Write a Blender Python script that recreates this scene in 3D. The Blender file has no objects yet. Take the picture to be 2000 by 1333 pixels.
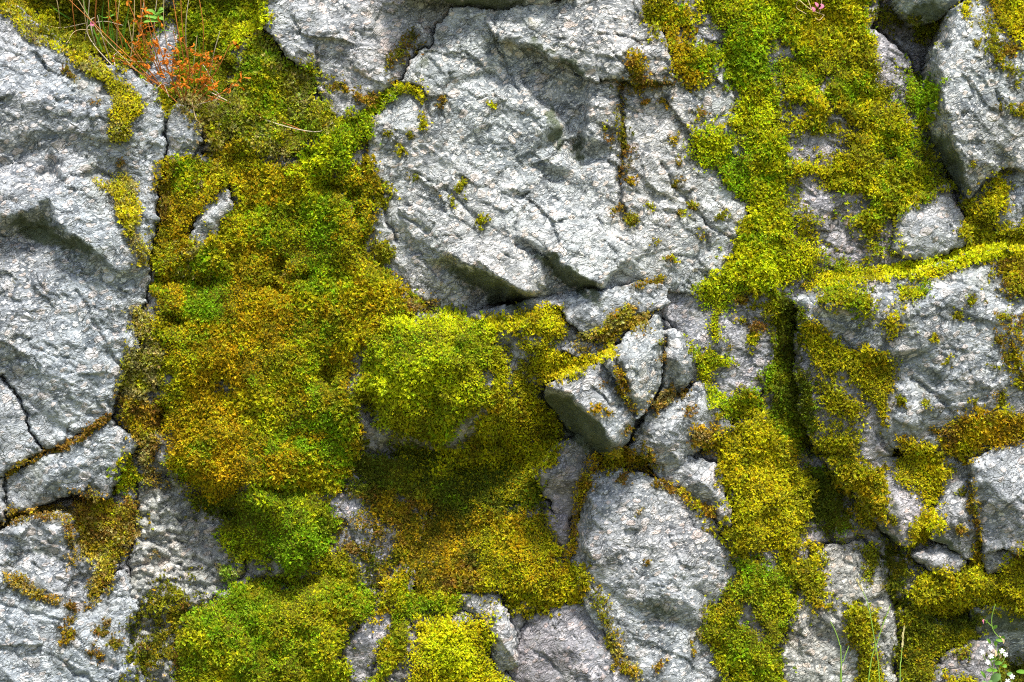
import bpy, math, random
import numpy as np
from mathutils.geometry import delaunay_2d_cdt
from mathutils import Vector

random.seed(7)
RNG = np.random.default_rng(11)
sc = bpy.context.scene
COL = sc.collection

# ------------------------------------------------------------------ camera, sky, sun, exposure
D = 4.0                      # camera distance to the mean rock plane (m)
ZC = 0.95                    # height of the picture's centre above the ground
cam_d = bpy.data.cameras.new('camera')
cam = bpy.data.objects.new('camera', cam_d)
COL.objects.link(cam)
cam.location = (0, -D, ZC)
cam.rotation_euler = (math.radians(90), 0, 0)
cam_d.sensor_width = 36.0
cam_d.lens = 72.0
cam_d.clip_end = 500
sc.camera = cam

SUN_EL, SUN_AZ = math.radians(63), math.radians(20)    # azimuth: to the right of the camera, behind it
world = bpy.data.worlds.new('World')
sc.world = world
world.use_nodes = True
wn = world.node_tree
bg = wn.nodes['Background']
sky = wn.nodes.new('ShaderNodeTexSky')
sky.sky_type = 'NISHITA'
sky.sun_disc = False
sky.sun_elevation = SUN_EL
sky.sun_rotation = math.radians(180) - SUN_AZ
sky.air_density = 1.0
sky.dust_density = 2.5
wn.links.new(sky.outputs[0], bg.inputs[0])
bg.inputs[1].default_value = 0.12
sd = bpy.data.lights.new('sun', 'SUN')
sd.energy = 4.0
sd.angle = math.radians(9)
sd.color = (1.0, 0.95, 0.88)
sun = bpy.data.objects.new('sun', sd)
COL.objects.link(sun)
to_sun = Vector((math.sin(SUN_AZ) * math.cos(SUN_EL), -math.cos(SUN_AZ) * math.cos(SUN_EL), math.sin(SUN_EL)))
sun.rotation_euler = (-to_sun).to_track_quat('-Z', 'Y').to_euler()
sun.location = to_sun * 20

vs = sc.view_settings
vs.view_transform = 'Standard'
vs.look = 'None'
vs.exposure = 0.95
vs.gamma = 1.0
vs.use_curve_mapping = False
sc.cycles.use_denoising = False
sc.cycles.filter_width = 1.1
sc.cycles.max_bounces = 5
sc.cycles.diffuse_bounces = 3
sc.cycles.transmission_bounces = 3

# ------------------------------------------------------------------ wall coordinates
# wall coordinates: x to the right and y down in mm, h in mm out of the rock towards the viewer
def W(x, y, h):
    x = np.asarray(x, float); y = np.asarray(y, float); h = np.asarray(h, float)
    t = (D - h / 1000) / D
    return np.stack([(x - 1000) / 1000 * t, -h / 1000 + 0 * x, (666.5 - y) / 1000 * t + ZC], -1)

def Wv(x, y, h):
    return Vector(W(x, y, h).tolist())

# ------------------------------------------------------------------ noise
_perm = np.random.default_rng(3).permutation(4096).astype(np.int64)
_ang = np.random.default_rng(4).random(4096) * 2 * np.pi
_gx, _gy = np.cos(_ang), np.sin(_ang)
_ra = np.random.default_rng(5).random((4096, 5))

def _hash(ix, iy, s):
    return _perm[(_perm[(_perm[(ix + s * 131) & 4095] + iy) & 4095] + s * 17) & 4095]

def perlin(x, y, s=0):
    ix = np.floor(x).astype(np.int64); iy = np.floor(y).astype(np.int64)
    fx = x - ix; fy = y - iy
    u = fx * fx * fx * (fx * (fx * 6 - 15) + 10); v = fy * fy * fy * (fy * (fy * 6 - 15) + 10)
    def g(a, b):
        k = _hash(ix + a, iy + b, s)
        return _gx[k] * (fx - a) + _gy[k] * (fy - b)
    return 1.5 * ((g(0, 0) * (1 - u) + g(1, 0) * u) * (1 - v) + (g(0, 1) * (1 - u) + g(1, 1) * u) * v)

def fbm(x, y, s=0, o=4, gain=0.5):
    r = 0; a = 1.0; n = 0
    for i in range(o):
        r = r + a * perlin(x, y, s + i); n += a
        x = x * 2.03 + 7.1; y = y * 2.03 + 3.7; a *= gain
    return r / n

def facets(x, y, s=0):
    """chipped planes: value in about -1..1 inside each cell, and the distance to the cell border"""
    ix = np.floor(x).astype(np.int64); iy = np.floor(y).astype(np.int64)
    f1 = np.full(x.shape, 9.0); f2 = np.full(x.shape, 9.0); val = np.zeros(x.shape)
    for a in (-1, 0, 1):
        for b in (-1, 0, 1):
            k = _hash(ix + a, iy + b, s)
            r = _ra[k]
            dx = x - (ix + a + 0.1 + 0.8 * r[..., 0]); dy = y - (iy + b + 0.1 + 0.8 * r[..., 1])
            d = dx * dx + dy * dy
            v = dx * (r[..., 2] - 0.5) * 2 + dy * (r[..., 3] - 0.5) * 2 + (r[..., 4] - 0.5) * 0.9
            near = d < f1
            f2 = np.where(near, f1, np.minimum(f2, d))
            val = np.where(near, v, val)
            f1 = np.where(near, d, f1)
    return val, np.sqrt(f2) - np.sqrt(f1)

def pebbles(x, y, s=0):
    ix = np.floor(x).astype(np.int64); iy = np.floor(y).astype(np.int64)
    out = np.full(x.shape, -1.0)
    for a in (-1, 0, 1):
        for b in (-1, 0, 1):
            r = _ra[_hash(ix + a, iy + b, s)]
            rad = .35 + .4 * r[..., 2]
            d = ((x - (ix + a + r[..., 0])) ** 2 + (y - (iy + b + r[..., 1])) ** 2) / rad ** 2
            out = np.maximum(out, rad * np.sqrt(np.clip(1 - d, 0, 1)))
    return np.clip(out, 0, 1)

def sstep(a, b, x):
    t = np.clip((x - a) / (b - a), 0, 1)
    return t * t * (3 - 2 * t)

# ------------------------------------------------------------------ grid fields
G = 2.8
GX0, GY0 = -120.0, -120.0
NX, NY = int(2240 / G) + 1, int(1600 / G) + 1
gx = GX0 + G * np.arange(NX); gy = GY0 + G * np.arange(NY)
XX, YY = np.meshgrid(gx, gy)

def sub(poly, pad):
    p = np.asarray(poly, float)
    i0 = max(0, int((p[:, 0].min() - pad - GX0) / G)); i1 = min(NX, int((p[:, 0].max() + pad - GX0) / G) + 2)
    j0 = max(0, int((p[:, 1].min() - pad - GY0) / G)); j1 = min(NY, int((p[:, 1].max() + pad - GY0) / G) + 2)
    return slice(j0, j1), slice(i0, i1)

def sdf(poly, x, y):
    """signed distance to a polygon, positive inside"""
    p = np.asarray(poly, float)[:, :2]
    q = np.roll(p, -1, 0)
    d2 = np.full(x.shape, 1e12); ins = np.zeros(x.shape, bool)
    for (ax, ay), (bx, by) in zip(p, q):
        ex, ey = bx - ax, by - ay
        t = np.clip(((x - ax) * ex + (y - ay) * ey) / (ex * ex + ey * ey + 1e-9), 0, 1)
        d2 = np.minimum(d2, (x - ax - t * ex) ** 2 + (y - ay - t * ey) ** 2)
        c = ((ay > y) != (by > y)) & (x < (bx - ax) * (y - ay) / (by - ay + 1e-12) + ax)
        ins ^= c
    d = np.sqrt(d2)
    return np.where(ins, d, -d)

def line_dist(pts, x, y):
    d2 = np.full(x.shape, 1e12)
    for (ax, ay), (bx, by) in zip(pts[:-1], pts[1:]):
        ex, ey = bx - ax, by - ay
        t = np.clip(((x - ax) * ex + (y - ay) * ey) / (ex * ex + ey * ey + 1e-9), 0, 1)
        d2 = np.minimum(d2, (x - ax - t * ex) ** 2 + (y - ay - t * ey) ** 2)
    return np.sqrt(d2)

def tin(points, x, y):
    """piecewise-flat surface through (x, y, h) points"""
    vs_, es, fs, ov, oe, of = delaunay_2d_cdt([Vector((p[0], p[1])) for p in points], [], [], 0, 0.01)
    hh = [np.mean([points[i][2] for i in o]) for o in ov]
    out = np.full(x.shape, np.nan)
    for f in fs:
        (ax, ay), (bx, by), (cx, cy) = [vs_[i][:2] for i in f]
        ha, hb, hc = [hh[i] for i in f]
        det = (by - cy) * (ax - cx) + (cx - bx) * (ay - cy)
        if abs(det) < 1e-6:
            continue
        l1 = ((by - cy) * (x - cx) + (cx - bx) * (y - cy)) / det
        l2 = ((cy - ay) * (x - cx) + (ax - cx) * (y - cy)) / det
        l3 = 1 - l1 - l2
        m = (l1 >= -1e-6) & (l2 >= -1e-6) & (l3 >= -1e-6)
        out = np.where(m, l1 * ha + l2 * hb + l3 * hc, out)
    return out

def blur(a, n):
    """box blur, n cells each side, twice"""
    for _ in range(2):
        for ax in (0, 1):
            p = np.pad(a, [(n + 1, n) if i == ax else (0, 0) for i in (0, 1)], mode='edge')
            c = np.cumsum(p, ax)
            a = (np.take(c, range(2 * n + 1, c.shape[ax]), ax) - np.take(c, range(0, c.shape[ax] - 2 * n - 1), ax)) / (2 * n + 1)
    return a

# ------------------------------------------------------------------ rock relief
def relief(x, y, theta, amp, seed, peb=0.0):
    c, s = math.cos(theta), math.sin(theta)
    u = c * x + s * y; v = -s * x + c * y
    wx = 14 * perlin(x / 60, y / 60, seed + 1) + 5 * perlin(x / 19, y / 19, seed + 2)
    wy = 14 * perlin(x / 60, y / 60, seed + 3) + 5 * perlin(x / 19, y / 19, seed + 4)
    h = 5.5 * fbm(x / 190, y / 190, seed + 5, 2) + 2.0 * fbm(u / 80, v / 40, seed + 9, 4)
    sw = (v + 34 * perlin(x / 90, y / 90, seed + 13) + 9 * perlin(x / 26, y / 26, seed + 14)) / 52
    h += 6.0 * (sw - np.floor(sw) - 0.5) * sstep(0.1, 0.6, fbm(x / 120, y / 90, seed + 15, 2) + 0.1)
    f, e = facets((u + .5 * wx) / 130, (v + .5 * wy) / 85, seed + 20)
    h += 11 * f
    f, e = facets((u + .4 * wx) / 70, (v + .4 * wy) / 60, seed + 33)
    h += 4.5 * f
    h = h * amp
    rough = .3 + 1.05 * sstep(-.25, .35, fbm(x / 110, y / 110, seed + 29, 2))
    f, e = facets((u + .45 * wx) / 44, (v + .45 * wy) / 27, seed + 21)
    h += (.4 + .6 * amp) * (4.2 * f - 2.5 * np.exp(-(e / 0.07) ** 2) * sstep(0, .35, fbm(x / 90, y / 90, seed + 22, 2)))
    f, e = facets((u + wx * .3) / 22, (v + wy * .3) / 13, seed + 27)
    h += 2.0 * f * rough
    f, e = facets((u + wx * .2) / 11, (v + wy * .2) / 7.5, seed + 23)
    h += (1.25 * f - 0.3 * np.exp(-(e / 0.14) ** 2)) * rough
    h += .9 * perlin(u / 6.5, v / 4.6, seed + 25) * rough
    if peb:
        h += peb * (9 * pebbles((x + wx * .4) / 30, (y + wy * .4) / 24, seed + 31) + 6 * pebbles((x + wx * .3) / 15, (y + wy * .3) / 12, seed + 32))
    return h

CRACKS = [  # polyline, width, depth
    ([(0, 733), (20, 755), (38, 775), (52, 800), (55, 838), (72, 862), (88, 880)], 2.2, 30),
    ([(10, 925), (9, 960), (10, 1012)], 2.0, 25),
    ([(620, 95), (620, 120), (621, 152)], 4, 14),
    ([(1215, 155), (1214, 220), (1216, 300), (1210, 350), (1218, 430)], 4.5, 20),
    ([(965, 40), (975, 100), (1010, 175), (1012, 200)], 3, 10),
    ([(840, 55), (870, 100), (878, 150), (866, 200), (860, 250)], 4, 9),
    ([(1200, 690), (1212, 720), (1222, 760), (1240, 810)], 5, 16),
    ([(1292, 625), (1294, 680), (1292, 740), (1280, 770)], 5, 30),
    ([(322, 235), (323, 290), (320, 345)], 2.5, 25),
    ([(1205, 60), (1195, 100), (1240, 150)], 2.5, 7),
    ([(1165, 70), (1210, 66), (1245, 85)], 3, 9),
    ([(735, 360), (760, 440), (775, 470)], 4, 16),
    ([(790, 420), (830, 450), (850, 440)], 3, 8),
    ([(870, 370), (900, 400), (945, 440)], 5, 10),
    ([(1290, 320), (1330, 380), (1380, 440), (1440, 470)], 3.5, 10),
    ([(985, 380), (1015, 400), (1030, 375)], 3, 8),
    ([(1005, 455), (1012, 420), (1040, 395)], 4, 10),
    ([(1140, 990), (1148, 1060)], 2.5, 8),
    ([(1160, 760), (1190, 790), (1240, 800)], 3, 8),
    ([(1780, 740), (1830, 770), (1850, 800)], 5, 12),
    ([(1715, 850), (1735, 880), (1760, 900)], 4, 16),
    ([(130, 1300), (150, 1320), (170, 1322), (190, 1340)], 3, 8),
    ([(0, 1180), (120, 1215), (160, 1260)], 3, 5),
    ([(1890, 150), (1900, 190), (1880, 230)], 3, 7),
    ([(1940, 160), (1960, 230)], 3, 7),
    ([(205, 670), (240, 720)], 3, 8),
    ([(150, 570), (190, 640), (215, 700)], 5, 8),
    ([(1310, 950), (1330, 960)], 3, 10),
]

# green algal stains plus painted shade of undersides, grooves and flakes: (x, y, rx, ry, angle deg, strength)
ALGAE_SHADE = [
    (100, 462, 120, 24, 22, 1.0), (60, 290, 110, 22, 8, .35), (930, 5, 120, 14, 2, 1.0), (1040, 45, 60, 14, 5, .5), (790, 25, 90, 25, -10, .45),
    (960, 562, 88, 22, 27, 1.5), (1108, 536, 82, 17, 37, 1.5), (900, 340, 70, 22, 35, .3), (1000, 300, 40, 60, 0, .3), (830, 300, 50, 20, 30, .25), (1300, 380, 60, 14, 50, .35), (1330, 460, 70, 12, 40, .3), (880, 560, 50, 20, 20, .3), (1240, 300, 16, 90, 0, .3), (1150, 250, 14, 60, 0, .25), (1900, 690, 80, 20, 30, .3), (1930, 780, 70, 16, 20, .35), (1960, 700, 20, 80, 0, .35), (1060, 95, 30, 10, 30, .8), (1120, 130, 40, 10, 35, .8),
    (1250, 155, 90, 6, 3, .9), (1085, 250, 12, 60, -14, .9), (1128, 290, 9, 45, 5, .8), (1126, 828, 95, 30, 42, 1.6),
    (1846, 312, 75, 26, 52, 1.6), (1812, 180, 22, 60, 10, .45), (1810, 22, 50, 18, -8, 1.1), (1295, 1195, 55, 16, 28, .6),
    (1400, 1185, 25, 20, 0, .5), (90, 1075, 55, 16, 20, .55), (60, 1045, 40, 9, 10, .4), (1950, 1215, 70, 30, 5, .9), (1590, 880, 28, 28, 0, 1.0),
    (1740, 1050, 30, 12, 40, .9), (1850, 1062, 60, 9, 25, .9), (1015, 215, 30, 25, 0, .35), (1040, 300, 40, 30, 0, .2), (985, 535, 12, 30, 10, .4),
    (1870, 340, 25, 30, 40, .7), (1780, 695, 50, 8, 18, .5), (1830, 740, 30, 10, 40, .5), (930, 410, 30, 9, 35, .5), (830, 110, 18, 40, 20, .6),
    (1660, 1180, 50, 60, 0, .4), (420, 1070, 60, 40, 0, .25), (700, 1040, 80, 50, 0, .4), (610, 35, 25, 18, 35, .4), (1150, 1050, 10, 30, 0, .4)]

BLOCKS = []
def rock(label, outline, interior=(), theta=25, amp=1.0, tint=(1, 1, 1), warp=1.0, back=130, rnd=10, purple=0.0, seed=None, peb=0.0, grow=6):
    ex = [p[0] for p in outline]; ey = [p[1] for p in outline]
    amp = amp * min(1.0, max(.3, math.sqrt((max(ex) - min(ex)) * (max(ey) - min(ey))) / 420))
    BLOCKS.append(dict(label=label, o=outline, i=list(interior), th=math.radians(theta), amp=amp, tint=tint, warp=warp, back=back,
                       rnd=rnd, purple=purple, peb=peb, grow=grow, seed=seed if seed is not None else 40 + 31 * len(BLOCKS)))

BLUE = (0.95, 0.98, 1.01)
GREY = (1, 1, 1)
PALE = (1.10, 1.10, 1.06)
MAUVE = (0.97, 0.92, 0.95)
GREEN = (0.93, 1.0, 0.93)

rock('huge pale grey boulder filling the left edge, with a scooped green hollow in it',
     [(-120,-75,50),(0,-6,60),(60,44,70),(130,86,75),(200,128,80),(250,138,80),(300,175,70),(320,230,60),(318,300,60),(300,370,60),(298,450,60),(285,540,55),
      (282,590,50),(258,620,55),(265,680,60),(240,720,65),(222,770,70),(215,812,75),(150,848,90),(92,876,100),(60,850,100),(53,800,100),(4,735,100),(-120,690,100)],
     [(100,200,130),(0,180,140),(200,230,110),(0,270,118),(100,288,105),(200,300,92),(0,322,88),(100,334,78),(190,342,76),(0,350,135),(60,354,132),(130,353,122),(190,364,105),
      (0,400,152),(100,390,142),(200,450,118),(260,520,85),(0,428,150),(60,410,150),(130,448,142),(190,497,127),(232,530,106),(0,452,96),(60,436,90),(122,474,92),(180,518,94),(225,542,92),
      (0,540,122),(80,600,125),(150,600,110),(165,640,98),(200,640,98),(100,740,120),(0,660,130),(180,760,95)], tint=BLUE, amp=.75, grow=5)
rock('narrow pale rock wedge left of the thin black crack at the left edge',
     [(-120,705,95),(-2,740,98),(30,775,98),(47,803,98),(50,840,98),(80,882,98),(40,902,98),(5,925,95),(-120,960,90)], [(0,820,112)], tint=BLUE, amp=.8, grow=5)
rock('pale rock slab between two rusty moss seams near the left edge',
     [(14,932,80),(90,892,90),(150,862,85),(212,826,70),(240,850,55),(264,862,40),(245,895,45),(225,930,50),(205,970,60),(130,962,75),(60,990,80),(16,1004,80)],
     [(110,930,100),(180,890,85)], tint=BLUE, grow=5)
rock('small pale rock sliver beside the short vertical crack at the left edge',
     [(-120,970,85),(6,934,85),(6,1012,85),(-120,1040,85)], [(-40,980,95)], amp=.7, grow=5)
rock('broad pale rock slab at the bottom left corner below a rusty moss seam',
     [(-120,1060,80),(0,1038,85),(60,1012,88),(130,1006,80),(138,1060,75),(150,1098,72),(182,1100,65),(188,1180,65),(236,1122,60),(262,1190,55),(247,1240,60),(262,1290,60),(278,1345,60),(290,1470,70),(-120,1470,100)],
     [(30,1042,115),(120,1040,102),(60,1075,85),(130,1092,78),(20,1110,100),(100,1120,95),(60,1160,112),(120,1230,108),(200,1260,95),(60,1320,115)], tint=BLUE)
rock('small grey wedge rock joined to the big left boulder by a thin seam',
     [(325,232,45),(345,208,45),(388,240,40),(394,268,40),(372,300,40),(338,325,40),(321,352,45)], [(350,260,62)])
rock('small grey rock poking out of the moss below the dry plants',
     [(362,490,45),(385,440,45),(402,388,42),(440,372,42),(450,400,42),(430,440,45),(412,470,48),(375,502,48)], [(410,430,66)])
rock('grey rock standing in the hollow behind the orange dry plants',
     [(278,165,-25),(296,78,-45),(330,25,-60),(354,48,-60),(360,105,-40),(344,165,-25)], [(320,100,-25)], tint=MAUVE)
rock('grey pebbly rock left of the diagonal mossy crack at the top',
     [(505,-120,45),(900,-120,20),(890,-5,20),(850,45,30),(838,82,35),(798,105,38),(779,150,40),(762,168,40),(728,202,40),(700,228,45),(652,228,45),(640,200,45),(622,168,45),(615,140,50),(560,100,55),(518,50,60)],
     [(620,60,62),(616,120,66),(630,128,50),(700,100,56),(720,170,52),(560,40,62),(800,20,32),(750,50,46)])
rock('dark overhanging rock lip along the middle of the top edge',
     [(770,-120,120),(1140,-120,120),(1118,-8,110),(1090,3,60),(1000,18,45),(930,14,45),(870,4,50),(790,-15,100)], [(950,-10,115),(1050,-10,115),(880,-14,115)], amp=.7)
rock('huge pale fractured rock face in the middle with two jutting teeth below',
     [(884,22,60),(935,25,60),(1000,25,55),(1100,15,50),(1240,-120,50),(1330,-120,40),(1400,60,30),(1420,160,30),(1440,230,25),(1430,330,25),(1458,400,30),(1450,460,35),
      (1420,480,35),(1412,530,35),(1362,575,40),(1290,558,60),(1182,563,75),(1150,572,25),(1100,582,50),(1050,584,60),(1030,586,15),(975,584,0),(950,590,10),(900,608,40),(835,603,45),
      (780,545,45),(708,500,40),(712,470,45),(735,400,50),(722,300,45),(725,240,45),(764,198,50),(793,155,55),(808,115,55),(848,92,55),(860,50,55)],
     [(800,250,75),(850,180,76),(880,300,80),(862,120,80),(900,60,70),(872,150,86),(864,240,82),(884,170,70),(880,230,70),(960,200,76),(1030,195,88),(1080,232,88),(1108,330,82),
      (1042,192,56),(1091,220,32),(1119,324,24),(1010,120,50),(1100,150,45),(1140,185,45),(1110,260,46),(1157,162,84),(1152,200,88),(1143,260,88),(1134,330,80),
      (1144,165,48),(1142,200,40),(1132,260,34),(1126,316,24),(1200,165,80),(1205,300,80),(1180,400,85),(960,55,60),(1060,100,50),(1140,145,45),
      (1030,400,97),(1018,318,78),(1088,345,56),(1060,388,74),(1020,385,78),(960,400,95),(1000,460,106),(1060,440,112),(1150,450,106),(900,400,90),(830,430,76),(760,420,60),(930,460,100),
      (882,500,110),(918,516,130),(960,536,148),(1000,556,150),(1034,572,146),(1047,550,108),(1052,500,106),(884,520,48),(915,552,34),(945,584,8),(985,594,0),(1020,590,5),
      (1042,474,120),(1082,498,138),(1112,527,146),(1150,552,146),(1178,556,136),(1046,494,72),(1078,526,62),(1106,556,52),(1142,572,40),(1065,530,86),(1085,560,76),(1060,574,78),
      (1250,250,70),(1300,300,65),(1350,400,60),(1300,500,76),(1230,500,96),(1400,450,46),(1380,250,46),(1330,200,50),(830,515,60),(870,540,60),(920,580,44),(800,500,58)], theta=35, tint=PALE)
rock('flat pale rock flake jutting from the top of the middle rock face',
     [(958,45,95),(1005,22,85),(1100,8,80),(1160,-60,80),(1242,-80,80),(1250,55,85),(1286,60,80),(1304,110,85),(1314,158,85),(1270,152,92),(1190,151,100),(1150,153,98),(1120,120,100),(1078,113,100),(1052,90,100),(975,70,100)],
     [(1050,50,100),(1150,80,105),(1230,110,108),(1160,130,106)], theta=20, tint=PALE, rnd=6)
rock('long narrow rock ledge under the two teeth of the middle rock face',
     [(925,616,110),(955,607,60),(1010,601,55),(1100,578,55),(1178,564,60),(1152,585,100),(1090,598,115),(1000,614,125),(940,624,125)], [], amp=.5, rnd=5, theta=-10)
rock('pale square-edged rock block at the right end of the mossy ledge',
     [(1098,592,105),(1140,578,112),(1182,570,110),(1250,560,92),(1292,562,80),(1302,590,78),(1240,612,92),(1195,642,102),(1165,664,105),(1140,642,120),(1113,622,122)], [(1150,606,128),(1220,590,108)], rnd=6)
rock('mauve rock slab dotted with small moss tufts right of the jutting block',
     [(1285,565,30),(1360,575,34),(1430,540,30),(1510,590,25),(1510,740,25),(1440,800,30),(1400,840,30),(1350,740,35),(1335,660,40),(1300,620,40)], [(1400,650,45),(1440,720,40)], tint=MAUVE, theta=15)
rock('jutting rock block with a dark green underside in the picture centre',
     [(1072,752,195),(1110,736,185),(1180,706,175),(1206,738,170),(1224,775,172),(1242,812,165),(1228,850,158),(1210,874,150),(1200,896,60),(1178,892,40),(1122,842,30),(1082,802,40),(1066,775,80)],
     [(1076,753,212),(1112,771,212),(1152,811,206),(1190,864,192),(1205,866,176),(1150,740,205),(1190,780,205),(1215,830,190),(1080,788,72),(1124,830,56),(1176,880,52)], rnd=4, theta=30, tint=GREY, warp=.7, amp=.7, grow=3)
rock('tilted rock cap leaning over the right side of the jutting centre block',
     [(1180,706,205),(1198,688,190),(1232,654,160),(1285,622,135),(1293,650,140),(1289,740,150),(1274,772,160),(1264,800,165),(1244,814,172),(1226,776,200),(1206,738,212)],
     [(1190,706,224),(1230,740,216),(1260,690,182),(1215,700,220),(1250,780,186),(1280,640,148)], rnd=4, theta=40, tint=PALE, warp=.7, amp=.7, grow=5)
rock('rounded pale rock knob right of the jutting centre block',
     [(1299,648,92),(1325,652,95),(1345,680,90),(1353,715,82),(1346,738,76),(1325,762,72),(1290,768,78),(1295,700,95)], [(1322,700,122)], theta=60, rnd=12)
rock('broken grey rock below the rounded knob at the centre',
     [(1345,770,60),(1370,745,50),(1400,795,50),(1425,840,45),(1385,862,50),(1345,885,60),(1332,905,65),(1260,895,80),(1228,878,85),(1255,830,85),(1290,790,75)], [(1320,830,92),(1290,860,96),(1360,800,80)])
rock('pale tapering rock fin above the lower middle slab',
     [(1275,905,55),(1335,890,60),(1400,915,50),(1420,985,60),(1428,1032,70),(1405,1014,50),(1385,988,45),(1310,955,45)], [(1370,940,76),(1410,1000,78)], rnd=6)
rock('broad pebbly grey slab at the lower middle with a pale left edge',
     [(1150,932,60),(1180,920,60),(1260,930,55),(1330,968,55),(1380,1005,50),(1410,1060,45),(1438,1125,40),(1420,1160,45),(1385,1185,45),(1372,1230,50),(1420,1290,45),(1410,1470,50),(1245,1470,60),(1235,1310,70),(1185,1225,75),(1165,1150,75),(1118,1110,45),(1130,1060,45),(1142,985,45)],
     [(1158,990,95),(1150,1060,100),(1152,1112,95),(1250,1050,96),(1330,1120,98),(1260,1172,92),(1350,1180,86),(1300,1218,60),(1240,1190,72),(1360,1220,58),(1300,1320,85),(1250,980,86)], theta=28, amp=.6, rnd=5)
rock('dark mauve rock wedge between the centre moss and the lower slab',
     [(1045,925,70),(1072,890,75),(1105,865,70),(1150,850,50),(1158,915,50),(1135,965,55),(1128,1000,45),(1100,1010,45),(1070,965,60)], [(1100,920,95),(1120,940,85)], tint=MAUVE, purple=.5, theta=60)
rock('small mauve rock piece below the dark wedge',
     [(1065,1000,50),(1100,1008,50),(1112,1040,50),(1108,1095,45),(1080,1060,45)], [(1092,1045,62)], tint=MAUVE, purple=.5)
rock('rough dark mauve rock at the bottom left of the lower slab',
     [(1035,1205,45),(1110,1180,55),(1165,1170,60),(1180,1230,65),(1232,1305,70),(1245,1470,70),(1050,1470,60),(1000,1310,50)], [(1120,1260,82),(1150,1330,92)], tint=MAUVE, purple=.6, theta=45)
rock('thin white rock blade on the edge of the lower slab',
     [(1138,1130,85),(1160,1165,88),(1178,1210,88),(1172,1224,82),(1150,1185,75),(1135,1150,75)], [(1158,1180,98)], tint=PALE, rnd=4, warp=.5, amp=.5)
rock('pale curved rock edge right of the bright bottom moss mound',
     [(880,1185,50),(930,1158,60),(972,1172,65),(1002,1235,70),(1005,1295,70),(975,1312,60),(945,1230,60),(930,1190,55)], [(978,1240,88)])
rock('pale upright rock strip between the two bottom moss cushions',
     [(660,1400,60),(672,1270,60),(735,1190,60),(785,1108,50),(808,1118,50),(800,1165,55),(765,1225,60),(725,1300,65),(700,1400,65)], [(720,1250,80)], tint=MAUVE, theta=60)
rock('dim pebbly rock in the hollow below the centre moss mound',
     [(590,950,10),(700,920,5),(840,960,0),(810,1080,15),(790,1130,20),(700,1150,25),(640,1100,25),(615,1020,20)], [], tint=MAUVE, amp=1.3, purple=.4, peb=.7)
rock('dim knobbly pebble rock in the recess right of the bottom left slab',
     [(278,935,0),(380,940,-35),(455,1030,-35),(475,1110,-25),(400,1185,-10),(345,1215,0),(335,1470,20),(258,1470,25),(246,1220,15),(260,1090,10)], [(300,1150,10),(380,1080,-25)], tint=(.92,.90,.82), amp=1.2, purple=.1, peb=2.0)
rock('mauve grey slab showing through holes in the upper right moss',
     [(1240,-120,40),(1720,-120,10),(1700,60,10),(1762,110,0),(1800,200,0),(1830,300,10),(1890,470,35),(1810,510,40),(1640,560,45),(1560,580,45),(1500,620,40),(1400,600,35),(1380,560,35),(1430,460,30),(1440,350,25),(1420,200,20),(1310,160,30),(1290,60,35)],
     [(1600,200,40),(1700,300,35),(1600,420,45),(1500,300,35)], tint=MAUVE)
rock('dark green rock lip above the black hollow at the upper right',
     [(1752,-120,60),(1890,-120,60),(1868,0,60),(1842,30,20),(1782,42,20),(1756,15,30)], [(1810,0,60)], amp=.7, tint=GREEN)
rock('tall sharp-edged pale boulder at the upper right corner',
     [(1905,-120,70),(2140,-120,90),(2140,330,90),(2000,330,85),(1965,325,80),(1925,345,80),(1893,384,75),(1878,362,20),(1850,322,0),(1813,267,-10),(1798,215,0),(1813,140,0),(1833,80,10),(1858,25,40),(1890,0,60)],
     [(1870,30,88),(1844,110,112),(1836,150,120),(1846,215,124),(1869,290,117),(1887,350,102),(1950,100,112),(1950,220,116),(2050,150,110),(1930,300,106),(1815,160,12),(1810,240,6),(1860,332,12)], tint=PALE, theta=55, rnd=3, grow=4, warp=.6, amp=.7)
rock('bluish rock at the right edge below the sharp-edged boulder',
     [(1890,395,45),(1930,350,50),(2000,325,50),(2140,300,60),(2140,470,60),(1960,448,50)], [(1980,390,66)], tint=BLUE, grow=14)
rock('pale rock facet above the bright moss ledge on the right',
     [(1755,425,65),(1800,385,60),(1842,368,55),(1875,425,60),(1892,472,65),(1815,507,70),(1752,494,70)], [(1820,440,82)])
rock('broad pale rock slab on the right under the bright moss ledge',
     [(1560,585,95),(1600,562,80),(1690,548,85),(1760,545,85),(1860,512,85),(1950,492,85),(2140,470,85),(2140,900,70),(1990,868,60),(1930,885,55),(1880,895,55),(1830,880,60),(1765,876,75),(1715,852,70),(1700,810,70),(1720,740,70),(1700,705,60),(1640,655,75),(1600,680,70),(1572,650,80)],
     [(1680,590,125),(1800,600,125),(1900,560,120),(1720,690,100),(1820,680,112),(1950,650,116),(1850,760,110),(1780,820,106),(2000,750,95),(1600,600,120),(1700,678,112),(1770,690,116),(1830,716,112),(1700,700,90),(1770,712,90),(1835,742,92)], theta=18, amp=.8)
rock('moss-dotted rock step below the left corner of the right slab',
     [(1560,655,60),(1620,640,70),(1700,680,75),(1745,700,75),(1735,780,70),(1720,830,70),(1740,880,65),(1700,900,55),(1650,880,55),(1600,870,45),(1568,800,45)], [(1650,760,80)], tint=MAUVE)
rock('mauve rock spur with an undercut tip at the lower right',
     [(1680,880,50),(1760,900,50),(1800,950,55),(1812,1000,60),(1770,1064,72),(1735,1037,62),(1690,980,45),(1620,900,45)], [(1750,990,86)], tint=MAUVE)
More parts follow.
